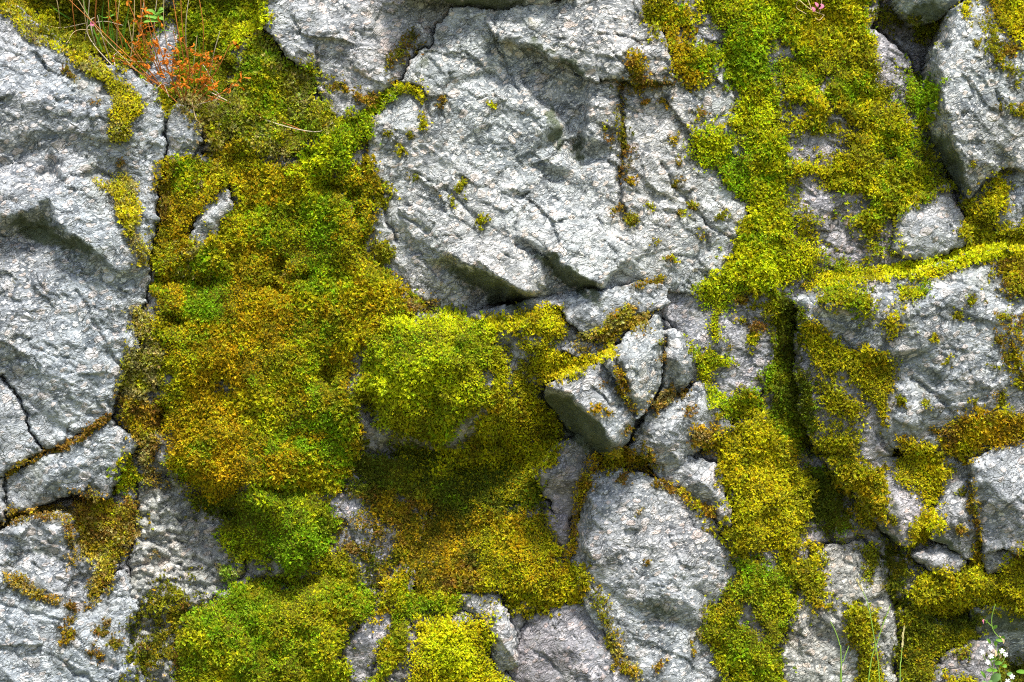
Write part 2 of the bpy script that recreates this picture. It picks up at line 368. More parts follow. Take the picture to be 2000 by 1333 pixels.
rock('sharp bluish rock block at the right edge in the lower corner',
     [(1900,905,90),(1945,880,85),(1990,865,80),(2140,850,80),(2140,1110,80),(1998,1077,80),(1985,1074,80),(1955,1062,80),(1925,1077,80),(1912,1000,85)], [(1948,960,116),(2000,1000,110),(1955,895,116),(1925,920,114)], tint=BLUE, theta=60, rnd=6)
rock('pale slanted rock left of the bluish lower right block',
     [(1815,1022,60),(1840,960,55),(1900,930,50),(1908,945,50),(1904,1060,55),(1893,1092,60),(1868,1068,72),(1825,1050,72)], [(1870,1000,88)])
rock('small slanted rock shard under the pale slanted rock',
     [(1788,1085,55),(1835,1070,50),(1878,1087,50),(1882,1102,55),(1850,1124,66),(1825,1114,66)], [(1835,1092,74)])
rock('small pale rock shard under the bluish lower right block',
     [(1922,1080,55),(1988,1080,55),(1965,1114,50),(1933,1116,50)], [(1950,1095,66)])
rock('pale broken rock patch above the slanted rocks at lower right',
     [(1775,885,40),(1900,870,40),(1912,930,40),(1845,965,45),(1800,1010,50),(1770,930,50)], [(1850,910,55)])
rock('crumbly ribbed pale rock behind the tall grass stems at bottom right',
     [(1535,1200,20),(1600,1080,10),(1680,1060,5),(1725,1100,10),(1745,1200,20),(1745,1470,40),(1520,1470,45)], [(1565,1230,50),(1590,1300,55),(1582,1200,48),(1600,1240,22),(1640,1150,30),(1655,1230,46),(1640,1260,22),(1690,1250,40)], tint=(.90,.88,.79), amp=1.3, theta=80, peb=.6)
rock('low mauve rock behind the little white flowers',
     [(1812,1345,45),(1850,1285,40),(1900,1262,40),(1935,1255,15),(1955,1300,15),(1970,1340,15),(1975,1470,30),(1812,1470,50)], [(1900,1310,52),(1935,1290,35)], tint=(.70,.66,.66))  # tint darkened to paint in the shade below the corner clump
rock('dark greenish rock in the shady hollow at bottom right',
     [(1900,1190,20),(2140,1170,20),(2140,1300,-20),(1960,1290,-30),(1905,1240,-20)], [], tint=GREEN)

# ------------------------------------------------------------------ composite surface
comp = np.full(XX.shape, -400.0)
edge = np.full(XX.shape, -1e3)
crackf = np.zeros(XX.shape)
wxg = 6 * perlin(XX / 34, YY / 34, 900) + 4 * perlin(XX / 13, YY / 13, 901) + 2 * perlin(XX / 6, YY / 6, 904)
wyg = 6 * perlin(XX / 34, YY / 34, 902) + 4 * perlin(XX / 13, YY / 13, 903) + 2 * perlin(XX / 6, YY / 6, 905)
for pts, w, dep in CRACKS:
    js, is_ = sub(pts, 30)
    d = line_dist(pts, XX[js, is_] + wxg[js, is_] * .9, YY[js, is_] + wyg[js, is_] * .9)
    crackf[js, is_] = np.maximum(crackf[js, is_], dep * np.exp(-(d / w) ** 2))
algae_shade = np.zeros(XX.shape)
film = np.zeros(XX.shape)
for (cx, cy, rx, ry, an, st) in ALGAE_SHADE:
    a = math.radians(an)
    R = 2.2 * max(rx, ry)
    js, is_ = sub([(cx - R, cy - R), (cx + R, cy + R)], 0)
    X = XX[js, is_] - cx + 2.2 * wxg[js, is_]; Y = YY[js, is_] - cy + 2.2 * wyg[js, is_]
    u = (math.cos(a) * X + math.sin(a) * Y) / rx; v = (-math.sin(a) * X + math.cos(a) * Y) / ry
    algae_shade[js, is_] = np.maximum(algae_shade[js, is_], st * np.exp(-(u * u + v * v) ** 1.3))

for b in BLOCKS:
    js, is_ = sub(b['o'], 20)
    x, y = XX[js, is_], YY[js, is_]
    k = b['warp']
    s0 = sdf(b['o'], x + k * wxg[js, is_], y + k * wyg[js, is_]) + b['grow']
    cx = np.mean([p[0] for p in b['o']]); cy = np.mean([p[1] for p in b['o']])
    outer = []
    for i, p in enumerate(b['o']):
        a_, c_ = b['o'][i - 1], b['o'][(i + 1) % len(b['o'])]
        tx, ty = c_[0] - a_[0], c_[1] - a_[1]; L = math.hypot(tx, ty) + 1e-6
        nx, ny = -ty / L, tx / L
        if sdf(b['o'], np.array([p[0] + nx * 2.]), np.array([p[1] + ny * 2.]))[0] > 0:
            nx, ny = -nx, -ny
        outer.append((p[0] + nx * 24, p[1] + ny * 24, p[2]))
    fld = tin(b['o'] + b['i'] + outer, x + 1.0 * wxg[js, is_], y + 1.0 * wyg[js, is_])
    fld = np.where(np.isnan(fld), np.mean([p[2] for p in b['o']]), fld)
    fld = blur(fld, 1)
    h = fld + relief(x, y, b['th'], b['amp'], b['seed'], b['peb'])
    h = h - crackf[js, is_]
    h = h - b['rnd'] * .9 * np.clip(1 - s0 / b['rnd'], 0, 1.3) ** 2 * (.5 + .9 * np.clip(perlin(x / 30, y / 30, b['seed'] + 7) + .5, 0, 1))
    b.update(js=js, is_=is_, s=s0, h=h)
    m = s0 > 0
    comp[js, is_] = np.where(m, np.maximum(comp[js, is_], h), comp[js, is_])
    edge[js, is_] = np.maximum(edge[js, is_], s0)

# dark holes in the mats: x, y, rx, ry
DENTS = [(385,548,55,13),(320,548,18,14),(548,525,12,22),(535,565,26,12),(595,545,14,12),(640,735,18,26),(605,300,14,10),(650,365,30,12),(690,385,14,20),(410,300,16,10),(315,815,10,26),(345,625,26,10),(780,880,60,14),(860,888,60,16),(960,870,50,14),
         (930,920,60,26),(540,960,70,10),(440,1000,50,14),(560,1135,60,12),(1555,620,10,60),(1560,720,12,60),(1585,860,22,26),(1530,570,20,8),(1490,440,16,24),(1540,150,10,16),(1570,130,14,12),(1600,170,12,8),(1520,480,14,18),(1555,250,8,14),(1640,345,30,8),
         (1860,1200,50,14),(1760,1180,14,14),(990,1170,30,12),(1000,900,30,18),(700,420,10,20),(725,790,20,30),(1840,360,20,26),(1700,190,14,12),(1660,240,18,8),(1750,1075,14,14)]
dent = np.zeros(XX.shape)
for (dx_, dy_, rx_, ry_) in DENTS:
    Rr = 2.2 * max(rx_, ry_)
    js, is_ = sub([(dx_ - Rr, dy_ - Rr), (dx_ + Rr, dy_ + Rr)], 0)
    dent[js, is_] = np.maximum(dent[js, is_], np.exp(-(((XX[js, is_] - dx_ + 1.5 * wxg[js, is_]) / rx_) ** 2 + ((YY[js, is_] - dy_ + 1.5 * wyg[js, is_]) / ry_) ** 2) ** 1.5))

BASE = [(350,300,15),(450,200,0),(550,250,20),(650,300,40),(400,500,30),(600,600,30),(300,700,35),(500,800,52),(700,700,60),(850,650,125),(760,640,80),(1000,650,118),(1000,700,100),(1100,720,85),(800,785,118),(950,790,105),(880,780,115),(720,790,70),
        (1080,850,5),(850,895,0),(760,895,5),(950,900,0),(1020,900,5),(680,900,5),(900,1000,-10),(1000,1050,42),(1050,1130,52),(800,1050,0),(500,950,70),(400,920,60),(450,990,-10),(400,990,-20),(550,1040,66),(550,1105,60),(500,1140,-15),(550,1155,-10),(550,1200,50),
        (450,1250,62),(600,1300,72),(850,1250,72),(850,1330,92),(900,1200,60),(100,0,-70),(200,80,-55),(300,150,-50),(400,50,-70),(490,60,5),(450,150,-20),(380,180,-10),(340,200,0),(620,700,15),(600,560,10),(560,450,15),
        (1520,700,15),(1545,850,-5),(1450,900,40),(1480,1050,50),(1450,1250,45),(1575,700,20),(1575,780,10),(1590,880,-25),(1600,1000,-25),(1650,950,-25),(1620,1100,-10),(1800,1150,30),(1850,1200,20),(1950,1130,40),(1930,1215,-30),(1950,1250,-70),(2000,1300,-60),(2080,1300,-40),(1990,1380,-30),
        (1740,70,-60),(1820,100,-85),(1780,120,-60),(1880,420,25),(1950,460,40),(2080,465,45),(1850,350,-15),(1900,400,20),(1700,1250,15),(1800,1300,40),(1350,900,20),(1200,900,20),(-120,-120,-20),(1000,-120,0),(2120,-120,0),(-120,700,0),(2120,700,0),(-120,1480,20),(1000,1480,40),(2120,1480,20),(300,850,20),(280,900,10),(985,590,-150),(965,590,-120),(1015,588,-120),(930,618,100),(960,614,105),(1010,610,105),(1050,604,100),(1100,600,95),(1100,640,108),(1180,650,108),(1250,630,92),(1150,672,104),(1060,680,104),(1200,600,80),(1290,610,60),(985,570,-60),(940,590,20),(1045,582,40)]
base = tin(BASE, XX, YY)
base = np.where(np.isnan(base), 0, base)
base = blur(base, 6) + relief(XX, YY, .5, 1.2, 2000, .8)
base -= 18 * np.exp(-(np.clip(-edge, 0, 99) / 7) ** 2)
base -= 38 * dent
base = np.where(edge > 0, np.minimum(base, comp - 22), base)
comp = np.maximum(comp, base)

# ------------------------------------------------------------------ materials
def new_mat(name):
    m = bpy.data.materials.new(name)
    m.use_nodes = True
    nt = m.node_tree
    return m, nt, nt.nodes['Principled BSDF']

class NB:
    """small node builder"""
    def __init__(self, nt): self.nt = nt
    def n(self, t, **kw):
        o = self.nt.nodes.new(t)
        for k, v in kw.items():
            setattr(o, k, v)
        return o
    def l(self, a, b): self.nt.links.new(a, b)
    def val(self, sock, v):
        if hasattr(v, 'is_linked'): self.l(v, sock)
        else: sock.default_value = v
    def math(self, op, a, b=0.0, clamp=False):
        o = self.n('ShaderNodeMath', operation=op); o.use_clamp = clamp
        self.val(o.inputs[0], a); self.val(o.inputs[1], b); return o.outputs[0]
    def mix(self, fac, a, b, blend='MIX'):
        o = self.n('ShaderNodeMix', data_type='RGBA', blend_type=blend)
        self.val(o.inputs[0], fac)
        self.val(o.inputs[6], a if hasattr(a, 'is_linked') else (*a, 1)); self.val(o.inputs[7], b if hasattr(b, 'is_linked') else (*b, 1))
        return o.outputs[2]
    def ss(self, v, a, b):
        o = self.n('ShaderNodeMapRange', interpolation_type='SMOOTHSTEP')
        self.val(o.inputs[0], v); o.inputs[1].default_value = a; o.inputs[2].default_value = b
        return o.outputs[0]
    def mapping(self, vec, rot=(0, 0, 0), scale=(1, 1, 1), loc=(0, 0, 0)):
        o = self.n('ShaderNodeMapping'); self.l(vec, o.inputs[0])
        o.inputs[1].default_value = loc; o.inputs[2].default_value = rot; o.inputs[3].default_value = scale
        return o.outputs[0]
    def noise(self, vec, scale, detail=4, rough=.55, dist=0):
        o = self.n('ShaderNodeTexNoise'); self.l(vec, o.inputs['Vector'])
        o.inputs['Scale'].default_value = scale; o.inputs['Detail'].default_value = detail
        o.inputs['Roughness'].default_value = rough; o.inputs['Distortion'].default_value = dist
        return o.outputs[0]
    def vor(self, vec, scale, feature='F1', rnd=1):
        o = self.n('ShaderNodeTexVoronoi', feature=feature); self.l(vec, o.inputs['Vector'])
        o.inputs['Scale'].default_value = scale; o.inputs['Randomness'].default_value = rnd
        return o

def rock_material():
    m, nt, P = new_mat('pebbly_rock')
    b = NB(nt)
    pos = b.n('ShaderNodeNewGeometry').outputs['Position']
    wob = b.n('ShaderNodeTexNoise'); b.l(pos, wob.inputs['Vector']); wob.inputs['Scale'].default_value = 22; wob.inputs['Detail'].default_value = 3
    vadd = b.n('ShaderNodeVectorMath', operation='MULTIPLY_ADD')
    b.l(wob.outputs['Color'], vadd.inputs[0]); vadd.inputs[1].default_value = (.03, .03, .03); b.l(pos, vadd.inputs[2])
    p = vadd.outputs[0]
    rot = (0, math.radians(24), 0)
    pm = b.mapping(b.mapping(p, rot=rot), scale=(1, 1, 1.55))
    # clasts
    v1 = b.vor(pm, 62); c1 = b.n('ShaderNodeSeparateColor'); b.l(v1.outputs['Color'], c1.inputs[0])
    v2 = b.vor(pm, 135); c2 = b.n('ShaderNodeSeparateColor'); b.l(v2.outputs['Color'], c2.inputs[0])
    big = b.noise(p, 5, 4, .6)
    mid = b.noise(pm, 28, 5, .65)
    fine = b.noise(pm, 150, 4, .7)
    dark = b.mix(b.ss(big, .3, .7), (.13, .15, .17), (.24, .255, .265))
    col = b.mix(b.ss(mid, .36, .60), dark, b.mix(b.ss(big, .35, .65), (.38, .40, .415), (.52, .53, .535)))
    k2 = b.math('MULTIPLY', b.ss(c2.outputs[0], .42, .50), b.ss(v2.outputs['Distance'], .50, .38))
    col = b.mix(b.math('MULTIPLY', k2, .75), col, b.mix(c2.outputs[1], (.70, .71, .72), (.78, .76, .72)))
    k1 = b.math('MULTIPLY', b.ss(c1.outputs[0], .46, .52), b.ss(v1.outputs['Distance'], .47, .38))
    col = b.mix(b.math('MULTIPLY', k1, .85), col, b.mix(b.ss(c1.outputs[1], .3, .8), (.80, .80, .79), (.74, .63, .56)))
    v3 = b.vor(b.mapping(b.mapping(p, rot=rot), scale=(1, 1, 1.3)), 36); c3 = b.n('ShaderNodeSeparateColor'); b.l(v3.outputs['Color'], c3.inputs[0])
    k3 = b.math('MULTIPLY', b.ss(c3.outputs[0], .78, .82), b.ss(v3.outputs['Distance'], .44, .38))
    col = b.mix(b.math('MULTIPLY', k3, .75), col, b.mix(c3.outputs[1], (.72, .70, .67), (.66, .55, .49)))
    # fine dark flecks and hairlines
    col = b.mix(b.math('MULTIPLY', b.ss(fine, .45, .36), .7), col, (.07, .075, .08))
    pe = b.mapping(b.mapping(p, rot=(0, math.radians(32), 0)), scale=(1, 1, 3.0))
    ve = b.vor(pe, 30, 'DISTANCE_TO_EDGE')
    hair = b.math('MULTIPLY', b.ss(ve.outputs[0], .05, .0), b.ss(b.noise(p, 14, 2), .42, .58))
    col = b.mix(b.math('MULTIPLY', hair, .35), col, (.06, .06, .055))
    pl = b.mapping(b.mapping(p, rot=(0, math.radians(28), 0)), scale=(1, 1, 4.2))
    ln = b.noise(pl, 42, 3, .6)
    line = b.math('MULTIPLY', b.ss(b.math('ABSOLUTE', b.math('SUBTRACT', ln, .5)), .022, .004), b.ss(b.noise(p, 19, 3), .46, .58))
    col = b.mix(b.math('MULTIPLY', line, .55), col, (.06, .062, .065))
    hue = b.mix(b.ss(b.noise(p, 2.6, 3), .38, .62), (.92, .90, .90), (.88, .92, .94))
    col = b.mix(1.0, col, hue, 'MULTIPLY')
    col = b.mix(b.math('MULTIPLY', b.ss(b.noise(p, 3.3, 5, .65), .50, .68), .35), col, (.20, .22, .235))
    # tint of the block
    at = b.n('ShaderNodeAttribute', attribute_type='OBJECT', attribute_name='tint')
    col = b.mix(1.0, col, at.outputs['Color'], 'MULTIPLY')
    pu = b.n('ShaderNodeAttribute', attribute_type='OBJECT', attribute_name='purple')
    col = b.mix(b.math('MULTIPLY', pu.outputs['Fac'], b.ss(b.noise(p, 9, 4), .35, .62)), col, b.mix(fine, (.10, .085, .095), (.22, .19, .20)))
    # brown-green flecks, rusty blush and rain streaks
    fl = b.math('MULTIPLY', b.ss(b.noise(pm, 75, 3, .6), .60, .68), b.ss(b.noise(p, 6.5, 4), .50, .62))
    col = b.mix(b.math('MULTIPLY', fl, .7), col, (.115, .10, .04))
    stv = b.noise(b.mapping(p, scale=(1, 1, .12)), 13, 4, .6)
    col = b.mix(b.math('MULTIPLY', b.ss(stv, .56, .72), .45), col, (.15, .16, .15))
    col = b.mix(b.math('MULTIPLY', b.ss(b.noise(p, 4.1, 5, .7), .58, .76), .4), col, (.44, .36, .25))
    fm = b.n('ShaderNodeAttribute', attribute_name='film')
    col = b.mix(b.math('MULTIPLY', b.math('MULTIPLY', fm.outputs['Fac'], b.ss(b.noise(p, 70, 4, .7), .38, .56)), .8), col, (.075, .07, .03))
    # lichen blush, then algal green together with the painted shade
    col = b.mix(b.math('MULTIPLY', b.ss(b.noise(p, 7.3, 5, .7), .56, .74), .35), col, (.30, .31, .20))
    al = b.n('ShaderNodeAttribute', attribute_name='algae_shade')
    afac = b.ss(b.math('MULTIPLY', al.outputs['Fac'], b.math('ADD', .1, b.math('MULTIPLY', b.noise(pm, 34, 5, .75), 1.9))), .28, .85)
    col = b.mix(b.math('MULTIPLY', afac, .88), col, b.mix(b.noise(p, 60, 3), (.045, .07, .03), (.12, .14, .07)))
    b.l(col, P.inputs['Base Color'])
    P.inputs['Roughness'].default_value = .78
    P.inputs['Specular IOR Level'].default_value = .35
    hgt = b.math('ADD', b.math('MULTIPLY', k1, .45), b.math('ADD', b.math('MULTIPLY', k2, .3), b.math('MULTIPLY', k3, .5)))
    hgt = b.math('ADD', hgt, b.math('MULTIPLY', fine, 1.1))
    hgt = b.math('ADD', hgt, b.math('MULTIPLY', mid, 1.4))
    hgt = b.math('SUBTRACT', hgt, b.math('MULTIPLY', b.math('MAXIMUM', hair, line), .6))
    bp = b.n('ShaderNodeBump'); bp.inputs['Strength'].default_value = .9; bp.inputs['Distance'].default_value = .0055
    b.l(hgt, bp.inputs['Height']); b.l(bp.outputs[0], P.inputs['Normal'])
    return m

ROCK = rock_material()

def plant_material(name, attr='tone', col=None, trans=.25, rough=.65, spread=.3):
    m, nt, P = new_mat(name)
    b = NB(nt)
    if col is None:
        c = b.n('ShaderNodeAttribute', attribute_name=attr).outputs['Color']
    else:
        pos = b.n('ShaderNodeNewGeometry').outputs['Position']
        nz = b.noise(pos, 90, 3)
        c = b.mix(nz, tuple(v * (1 - spread) for v in col), tuple(min(1, v * (1 + spread)) for v in col))
    b.l(c, P.inputs['Base Color'])
    P.inputs['Roughness'].default_value = rough
    P.inputs['Specular IOR Level'].default_value = .2
    if trans:
        out = nt.nodes['Material Output']
        t = b.n('ShaderNodeBsdfTranslucent'); b.l(c, t.inputs[0])
        mx = b.n('ShaderNodeMixShader'); mx.inputs[0].default_value = trans
        b.l(P.outputs[0], mx.inputs[1]); b.l(t.outputs[0], mx.inputs[2]); b.l(mx.outputs[0], out.inputs[0])
    return m

MOSS = plant_material('moss_shoots', trans=.33)
def humus_material():
    m, nt, P = new_mat('moss_humus'); b = NB(nt)
    pos = b.n('ShaderNodeNewGeometry').outputs['Position']
    c = b.mix(b.noise(pos, 70, 5, .7), (.05, .05, .008), (.13, .115, .012))
    b.l(c, P.inputs['Base Color']); P.inputs['Roughness'].default_value = 1.0; P.inputs['Specular IOR Level'].default_value = 0
    return m
HUMUS = humus_material()

# ------------------------------------------------------------------ mesh helpers
def make_mesh(name, verts, faces_flat, nside, mat, smooth=False):
    """verts Nx3, faces_flat Fxn int"""
    me = bpy.data.meshes.new(name)
    nv, nf = len(verts), len(faces_flat)
    me.vertices.add(nv); me.vertices.foreach_set('co', np.ascontiguousarray(verts, np.float32).ravel())
    me.loops.add(nf * nside); me.loops.foreach_set('vertex_index', np.ascontiguousarray(faces_flat, np.int32).ravel())
    me.polygons.add(nf)
    me.polygons.foreach_set('loop_start', np.arange(0, nf * nside, nside, dtype=np.int32))
    me.polygons.foreach_set('loop_total', np.full(nf, nside, np.int32))
    if smooth: me.polygons.foreach_set('use_smooth', np.ones(nf, bool))
    me.update(calc_edges=True)
    me.materials.append(mat)
    return me

def link(name, me, parent=None, **props):
    o = bpy.data.objects.new(name, me)
    COL.objects.link(o)
    if parent: o.parent = parent
    for k, v in props.items(): o[k] = v
    return o

def grid_sheet(cellmask, x, y, h):
    """vertices and quads of the selected grid cells; returns index map, verts arrays, quads and directed boundary edges"""
    nj, ni = x.shape
    J, I = np.nonzero(cellmask)
    a = J * ni + I
    quads = np.stack([a, a + ni, a + ni + 1, a + 1], -1)          # seen from the camera: counter-clockwise
    used = np.unique(quads)
    mp = np.full(nj * ni, -1, np.int64); mp[used] = np.arange(len(used))
    q = mp[quads]
    e = np.concatenate([q[:, [0, 1]], q[:, [1, 2]], q[:, [2, 3]], q[:, [3, 0]]])
    key = e[:, 0] * (len(used) + 1) + e[:, 1]; rkey = e[:, 1] * (len(used) + 1) + e[:, 0]
    bnd = e[~np.isin(key, rkey)]
    return used, q, bnd

def build_block(b):
    js, is_ = b['js'], b['is_']
    x, y = XX[js, is_].copy(), YY[js, is_].copy()
    s = b['s']; h = b['h']
    cm = (s[:-1, :-1] + s[1:, :-1] + s[:-1, 1:] + s[1:, 1:]) / 4 > 0
    # leave out what lies far behind another block
    cp = comp[js, is_]
    vis = (h > cp - 60)
    vis = vis[:-1, :-1] | vis[1:, :-1] | vis[:-1, 1:] | vis[1:, 1:]
    cm &= vis
    used, q, bnd = grid_sheet(cm, x, y, h)
    gyv, gxv = np.gradient(s, G)
    g2 = gxv ** 2 + gyv ** 2 + 1e-6
    near = np.abs(s) < 1.3 * G
    mv = np.where(near & (g2 > .2), np.clip(s / g2, -G, G), 0)
    bv = np.zeros(x.size, bool); bv[used[np.unique(bnd)]] = True
    bv = bv.reshape(x.shape)
    x = np.where(bv, x - mv * gxv, x); y = np.where(bv, y - mv * gyv, y)
    V = W(x.ravel()[used], y.ravel()[used], h.ravel()[used])
    n0 = len(V)
    bi = np.unique(bnd)
    rm = np.full(n0, -1, np.int64); rm[bi] = n0 + np.arange(len(bi))
    xb, yb, hb = x.ravel()[used][bi], y.ravel()[used][bi], h.ravel()[used][bi]
    cx, cy = x.ravel()[used].mean(), y.ravel()[used].mean()
    rows = [V]; quads = [q]; prev = np.arange(n0)
    idx = bi
    lastmap = None
    nrow = 5
    cur = {}
    prevmap = np.arange(n0)
    off = n0
    for r in range(1, nrow + 1):
        t = r / nrow
        Vb = W(xb, yb, hb).copy()
        Vb[:, 1] += b['back'] / 1000 * t
        jit = .004 * math.sin(t * 3.1)
        Vb[:, 0] += jit * perlin(xb / 14, yb / 14 + 9 * t, b['seed']) - .03 * t * (xb - cx) / 1000
        Vb[:, 2] += jit * perlin(xb / 14 + 50, yb / 14 + 9 * t, b['seed']) + .03 * t * (yb - cy) / 1000
        rows.append(Vb)
        nm = np.full(n0, -1, np.int64); nm[bi] = off + np.arange(len(bi))
        A, B = bnd[:, 0], bnd[:, 1]
        quads.append(np.stack([prevmap[B], prevmap[A], nm[A], nm[B]], -1))
        prevmap = nm; off += len(bi)
    me = make_mesh('rock', np.concatenate(rows), np.concatenate(quads), 4, ROCK, False)
    al = np.concatenate([algae_shade[js, is_].ravel()[used]] + [algae_shade[js, is_].ravel()[used][bi] * 1.0] * nrow)
    me.attributes.new('algae_shade', 'FLOAT', 'POINT').data.foreach_set('value', al.astype(np.float32))
    fi = np.concatenate([film[js, is_].ravel()[used]] + [film[js, is_].ravel()[used][bi]] * nrow)
    me.attributes.new('film', 'FLOAT', 'POINT').data.foreach_set('value', fi.astype(np.float32))
    o = link('rock', me, label=b['label'], category='rock')
    o['tint'] = [float(v) for v in b['tint']]; o['purple'] = float(b['purple'])
    return o


# bedrock behind the blocks, reaching well past the frame and down to the ground
def build_cliff():
    x, y, hb = XX, YY, base
    cm = edge[:-1, :-1] < 16
    used, q, bnd = grid_sheet(cm, x, y, hb)
    V = W(x.ravel()[used], y.ravel()[used], hb.ravel()[used])
    me = make_mesh('cliff', V, q, 4, ROCK, False)
    me.attributes.new('algae_shade', 'FLOAT', 'POINT').data.foreach_set('value', algae_shade.ravel()[used].astype(np.float32))
    me.attributes.new('film', 'FLOAT', 'POINT').data.foreach_set('value', film.ravel()[used].astype(np.float32))
    o = link('cliff', me, kind='structure', label='grey pebbly bedrock of the cliff behind the moss')
    o['tint'] = [.95, .93, .92]; o['purple'] = .45
    # the cliff beyond the frame
    xs = np.linspace(-5000, 7000, 200); ys = np.linspace(-4500, 1640, 110)
    X, Y = np.meshgrid(xs, ys)
    H = -70 + 220 * fbm(X / 900, Y / 900, 70, 4) + relief(X / 3, Y / 3, .5, 5, 77) * .8
    dx = np.maximum(np.maximum(-100 - X, X - 2100), 0); dy = np.maximum(np.maximum(-100 - Y, Y - 1460), 0)
    H = H * sstep(0, 500, np.hypot(dx, dy)) - 150 * (1 - sstep(0, 160, np.hypot(dx, dy)))
    H = H - np.clip(-Y, 0, None) * .25
    used, q, bnd = grid_sheet(np.ones((X.shape[0] - 1, X.shape[1] - 1), bool), X, Y, H)
    V = np.stack([(X - 1000) / 1000, -H / 1000, (666.5 - Y) / 1000 + ZC], -1).reshape(-1, 3)
    me = make_mesh('hillside', V, q, 4, ROCK, True)
    o = link('hillside', me, kind='structure', label='grey cliff going on beyond the picture')
    o['tint'] = [.9, .9, .9]; o['purple'] = .3

def build_ground():
    xs = np.concatenate([-np.geomspace(300, 6, 24), np.linspace(-5, 5, 60), np.geomspace(6, 300, 24)])
    ys = np.concatenate([-np.geomspace(300, 6, 24), np.linspace(-5, 1.5, 40)])
    X, Y = np.meshgrid(xs, ys)
    Z = .05 * fbm(X * .8, Y * .8, 55, 4) * np.clip(1 - np.hypot(X, Y) / 60, 0, 1) - .02
    nj, ni = X.shape
    J, I = np.meshgrid(np.arange(nj - 1), np.arange(ni - 1), indexing='ij')
    a = (J * ni + I).ravel()
    q = np.stack([a, a + 1, a + ni + 1, a + ni], -1)
    m, nt, P = new_mat('rough_turf'); b = NB(nt)
    pos = b.n('ShaderNodeNewGeometry').outputs['Position']
    c = b.mix(b.noise(pos, 6, 6, .7), (.06, .08, .02), (.16, .15, .07))
    b.l(c, P.inputs['Base Color']); P.inputs['Roughness'].default_value = .95
    link('ground', make_mesh('ground', np.stack([X, Y, Z], -1).reshape(-1, 3), q, 4, m, True), kind='structure', label='rough turf at the foot of the cliff')
build_ground()

# ------------------------------------------------------------------ moss
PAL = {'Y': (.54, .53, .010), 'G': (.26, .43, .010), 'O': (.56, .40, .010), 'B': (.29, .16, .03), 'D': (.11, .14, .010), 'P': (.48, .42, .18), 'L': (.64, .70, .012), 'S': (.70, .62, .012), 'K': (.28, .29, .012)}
# moss colour zones, with shade in hollows and highlights on tops painted in: key, x, y, rx, ry, weight
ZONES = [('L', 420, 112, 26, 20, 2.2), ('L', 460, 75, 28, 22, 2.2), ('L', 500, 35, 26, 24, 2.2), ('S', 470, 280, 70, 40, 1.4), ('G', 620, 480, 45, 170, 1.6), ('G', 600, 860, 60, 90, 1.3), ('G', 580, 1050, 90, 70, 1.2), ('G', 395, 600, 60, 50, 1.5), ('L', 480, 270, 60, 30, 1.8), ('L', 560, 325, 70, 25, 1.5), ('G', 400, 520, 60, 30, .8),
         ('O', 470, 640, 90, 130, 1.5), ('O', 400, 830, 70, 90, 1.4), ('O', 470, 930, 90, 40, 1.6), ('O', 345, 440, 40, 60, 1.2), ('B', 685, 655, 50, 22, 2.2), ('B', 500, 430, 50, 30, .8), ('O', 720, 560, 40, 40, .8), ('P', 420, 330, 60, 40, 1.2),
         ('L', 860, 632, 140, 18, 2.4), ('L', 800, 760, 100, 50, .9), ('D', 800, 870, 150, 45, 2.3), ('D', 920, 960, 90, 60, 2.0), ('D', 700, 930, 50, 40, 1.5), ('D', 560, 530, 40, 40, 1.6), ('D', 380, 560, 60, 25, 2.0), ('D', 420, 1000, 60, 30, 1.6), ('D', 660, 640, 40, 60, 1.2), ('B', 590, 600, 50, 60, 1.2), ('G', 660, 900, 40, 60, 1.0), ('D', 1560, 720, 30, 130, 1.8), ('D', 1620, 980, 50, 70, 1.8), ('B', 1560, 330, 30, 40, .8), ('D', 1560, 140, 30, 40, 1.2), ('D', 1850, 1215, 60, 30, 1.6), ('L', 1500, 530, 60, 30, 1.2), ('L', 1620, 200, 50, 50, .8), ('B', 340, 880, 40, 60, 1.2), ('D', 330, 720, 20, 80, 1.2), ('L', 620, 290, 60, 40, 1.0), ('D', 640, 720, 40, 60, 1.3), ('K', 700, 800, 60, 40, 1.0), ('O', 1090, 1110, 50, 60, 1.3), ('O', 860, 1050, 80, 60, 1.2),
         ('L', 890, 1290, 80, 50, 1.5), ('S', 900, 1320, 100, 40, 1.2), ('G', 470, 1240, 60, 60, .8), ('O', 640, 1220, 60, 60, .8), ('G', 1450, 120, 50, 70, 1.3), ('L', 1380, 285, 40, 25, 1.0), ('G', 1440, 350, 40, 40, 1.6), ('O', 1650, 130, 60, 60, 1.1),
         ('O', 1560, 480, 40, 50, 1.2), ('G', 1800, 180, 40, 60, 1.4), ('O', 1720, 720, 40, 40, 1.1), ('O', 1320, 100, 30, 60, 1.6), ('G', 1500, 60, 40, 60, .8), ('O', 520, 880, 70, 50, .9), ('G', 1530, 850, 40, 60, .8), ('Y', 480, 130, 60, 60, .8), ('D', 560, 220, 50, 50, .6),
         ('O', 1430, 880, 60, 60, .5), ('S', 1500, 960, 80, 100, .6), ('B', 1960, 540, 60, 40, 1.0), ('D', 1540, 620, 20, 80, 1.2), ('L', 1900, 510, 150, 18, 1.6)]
moss_h = comp.copy()
MOSSES = []
SHOOTS = [0]

def hfield(f, x, y):
    fx = np.clip((np.asarray(x, float) - GX0) / G, 0, NX - 1.001); fy = np.clip((np.asarray(y, float) - GY0) / G, 0, NY - 1.001)
    i = fx.astype(int); j = fy.astype(int); u = fx - i; v = fy - j
    return (f[j, i] * (1 - u) + f[j, i + 1] * u) * (1 - v) + (f[j + 1, i] * (1 - u) + f[j + 1, i + 1] * u) * v

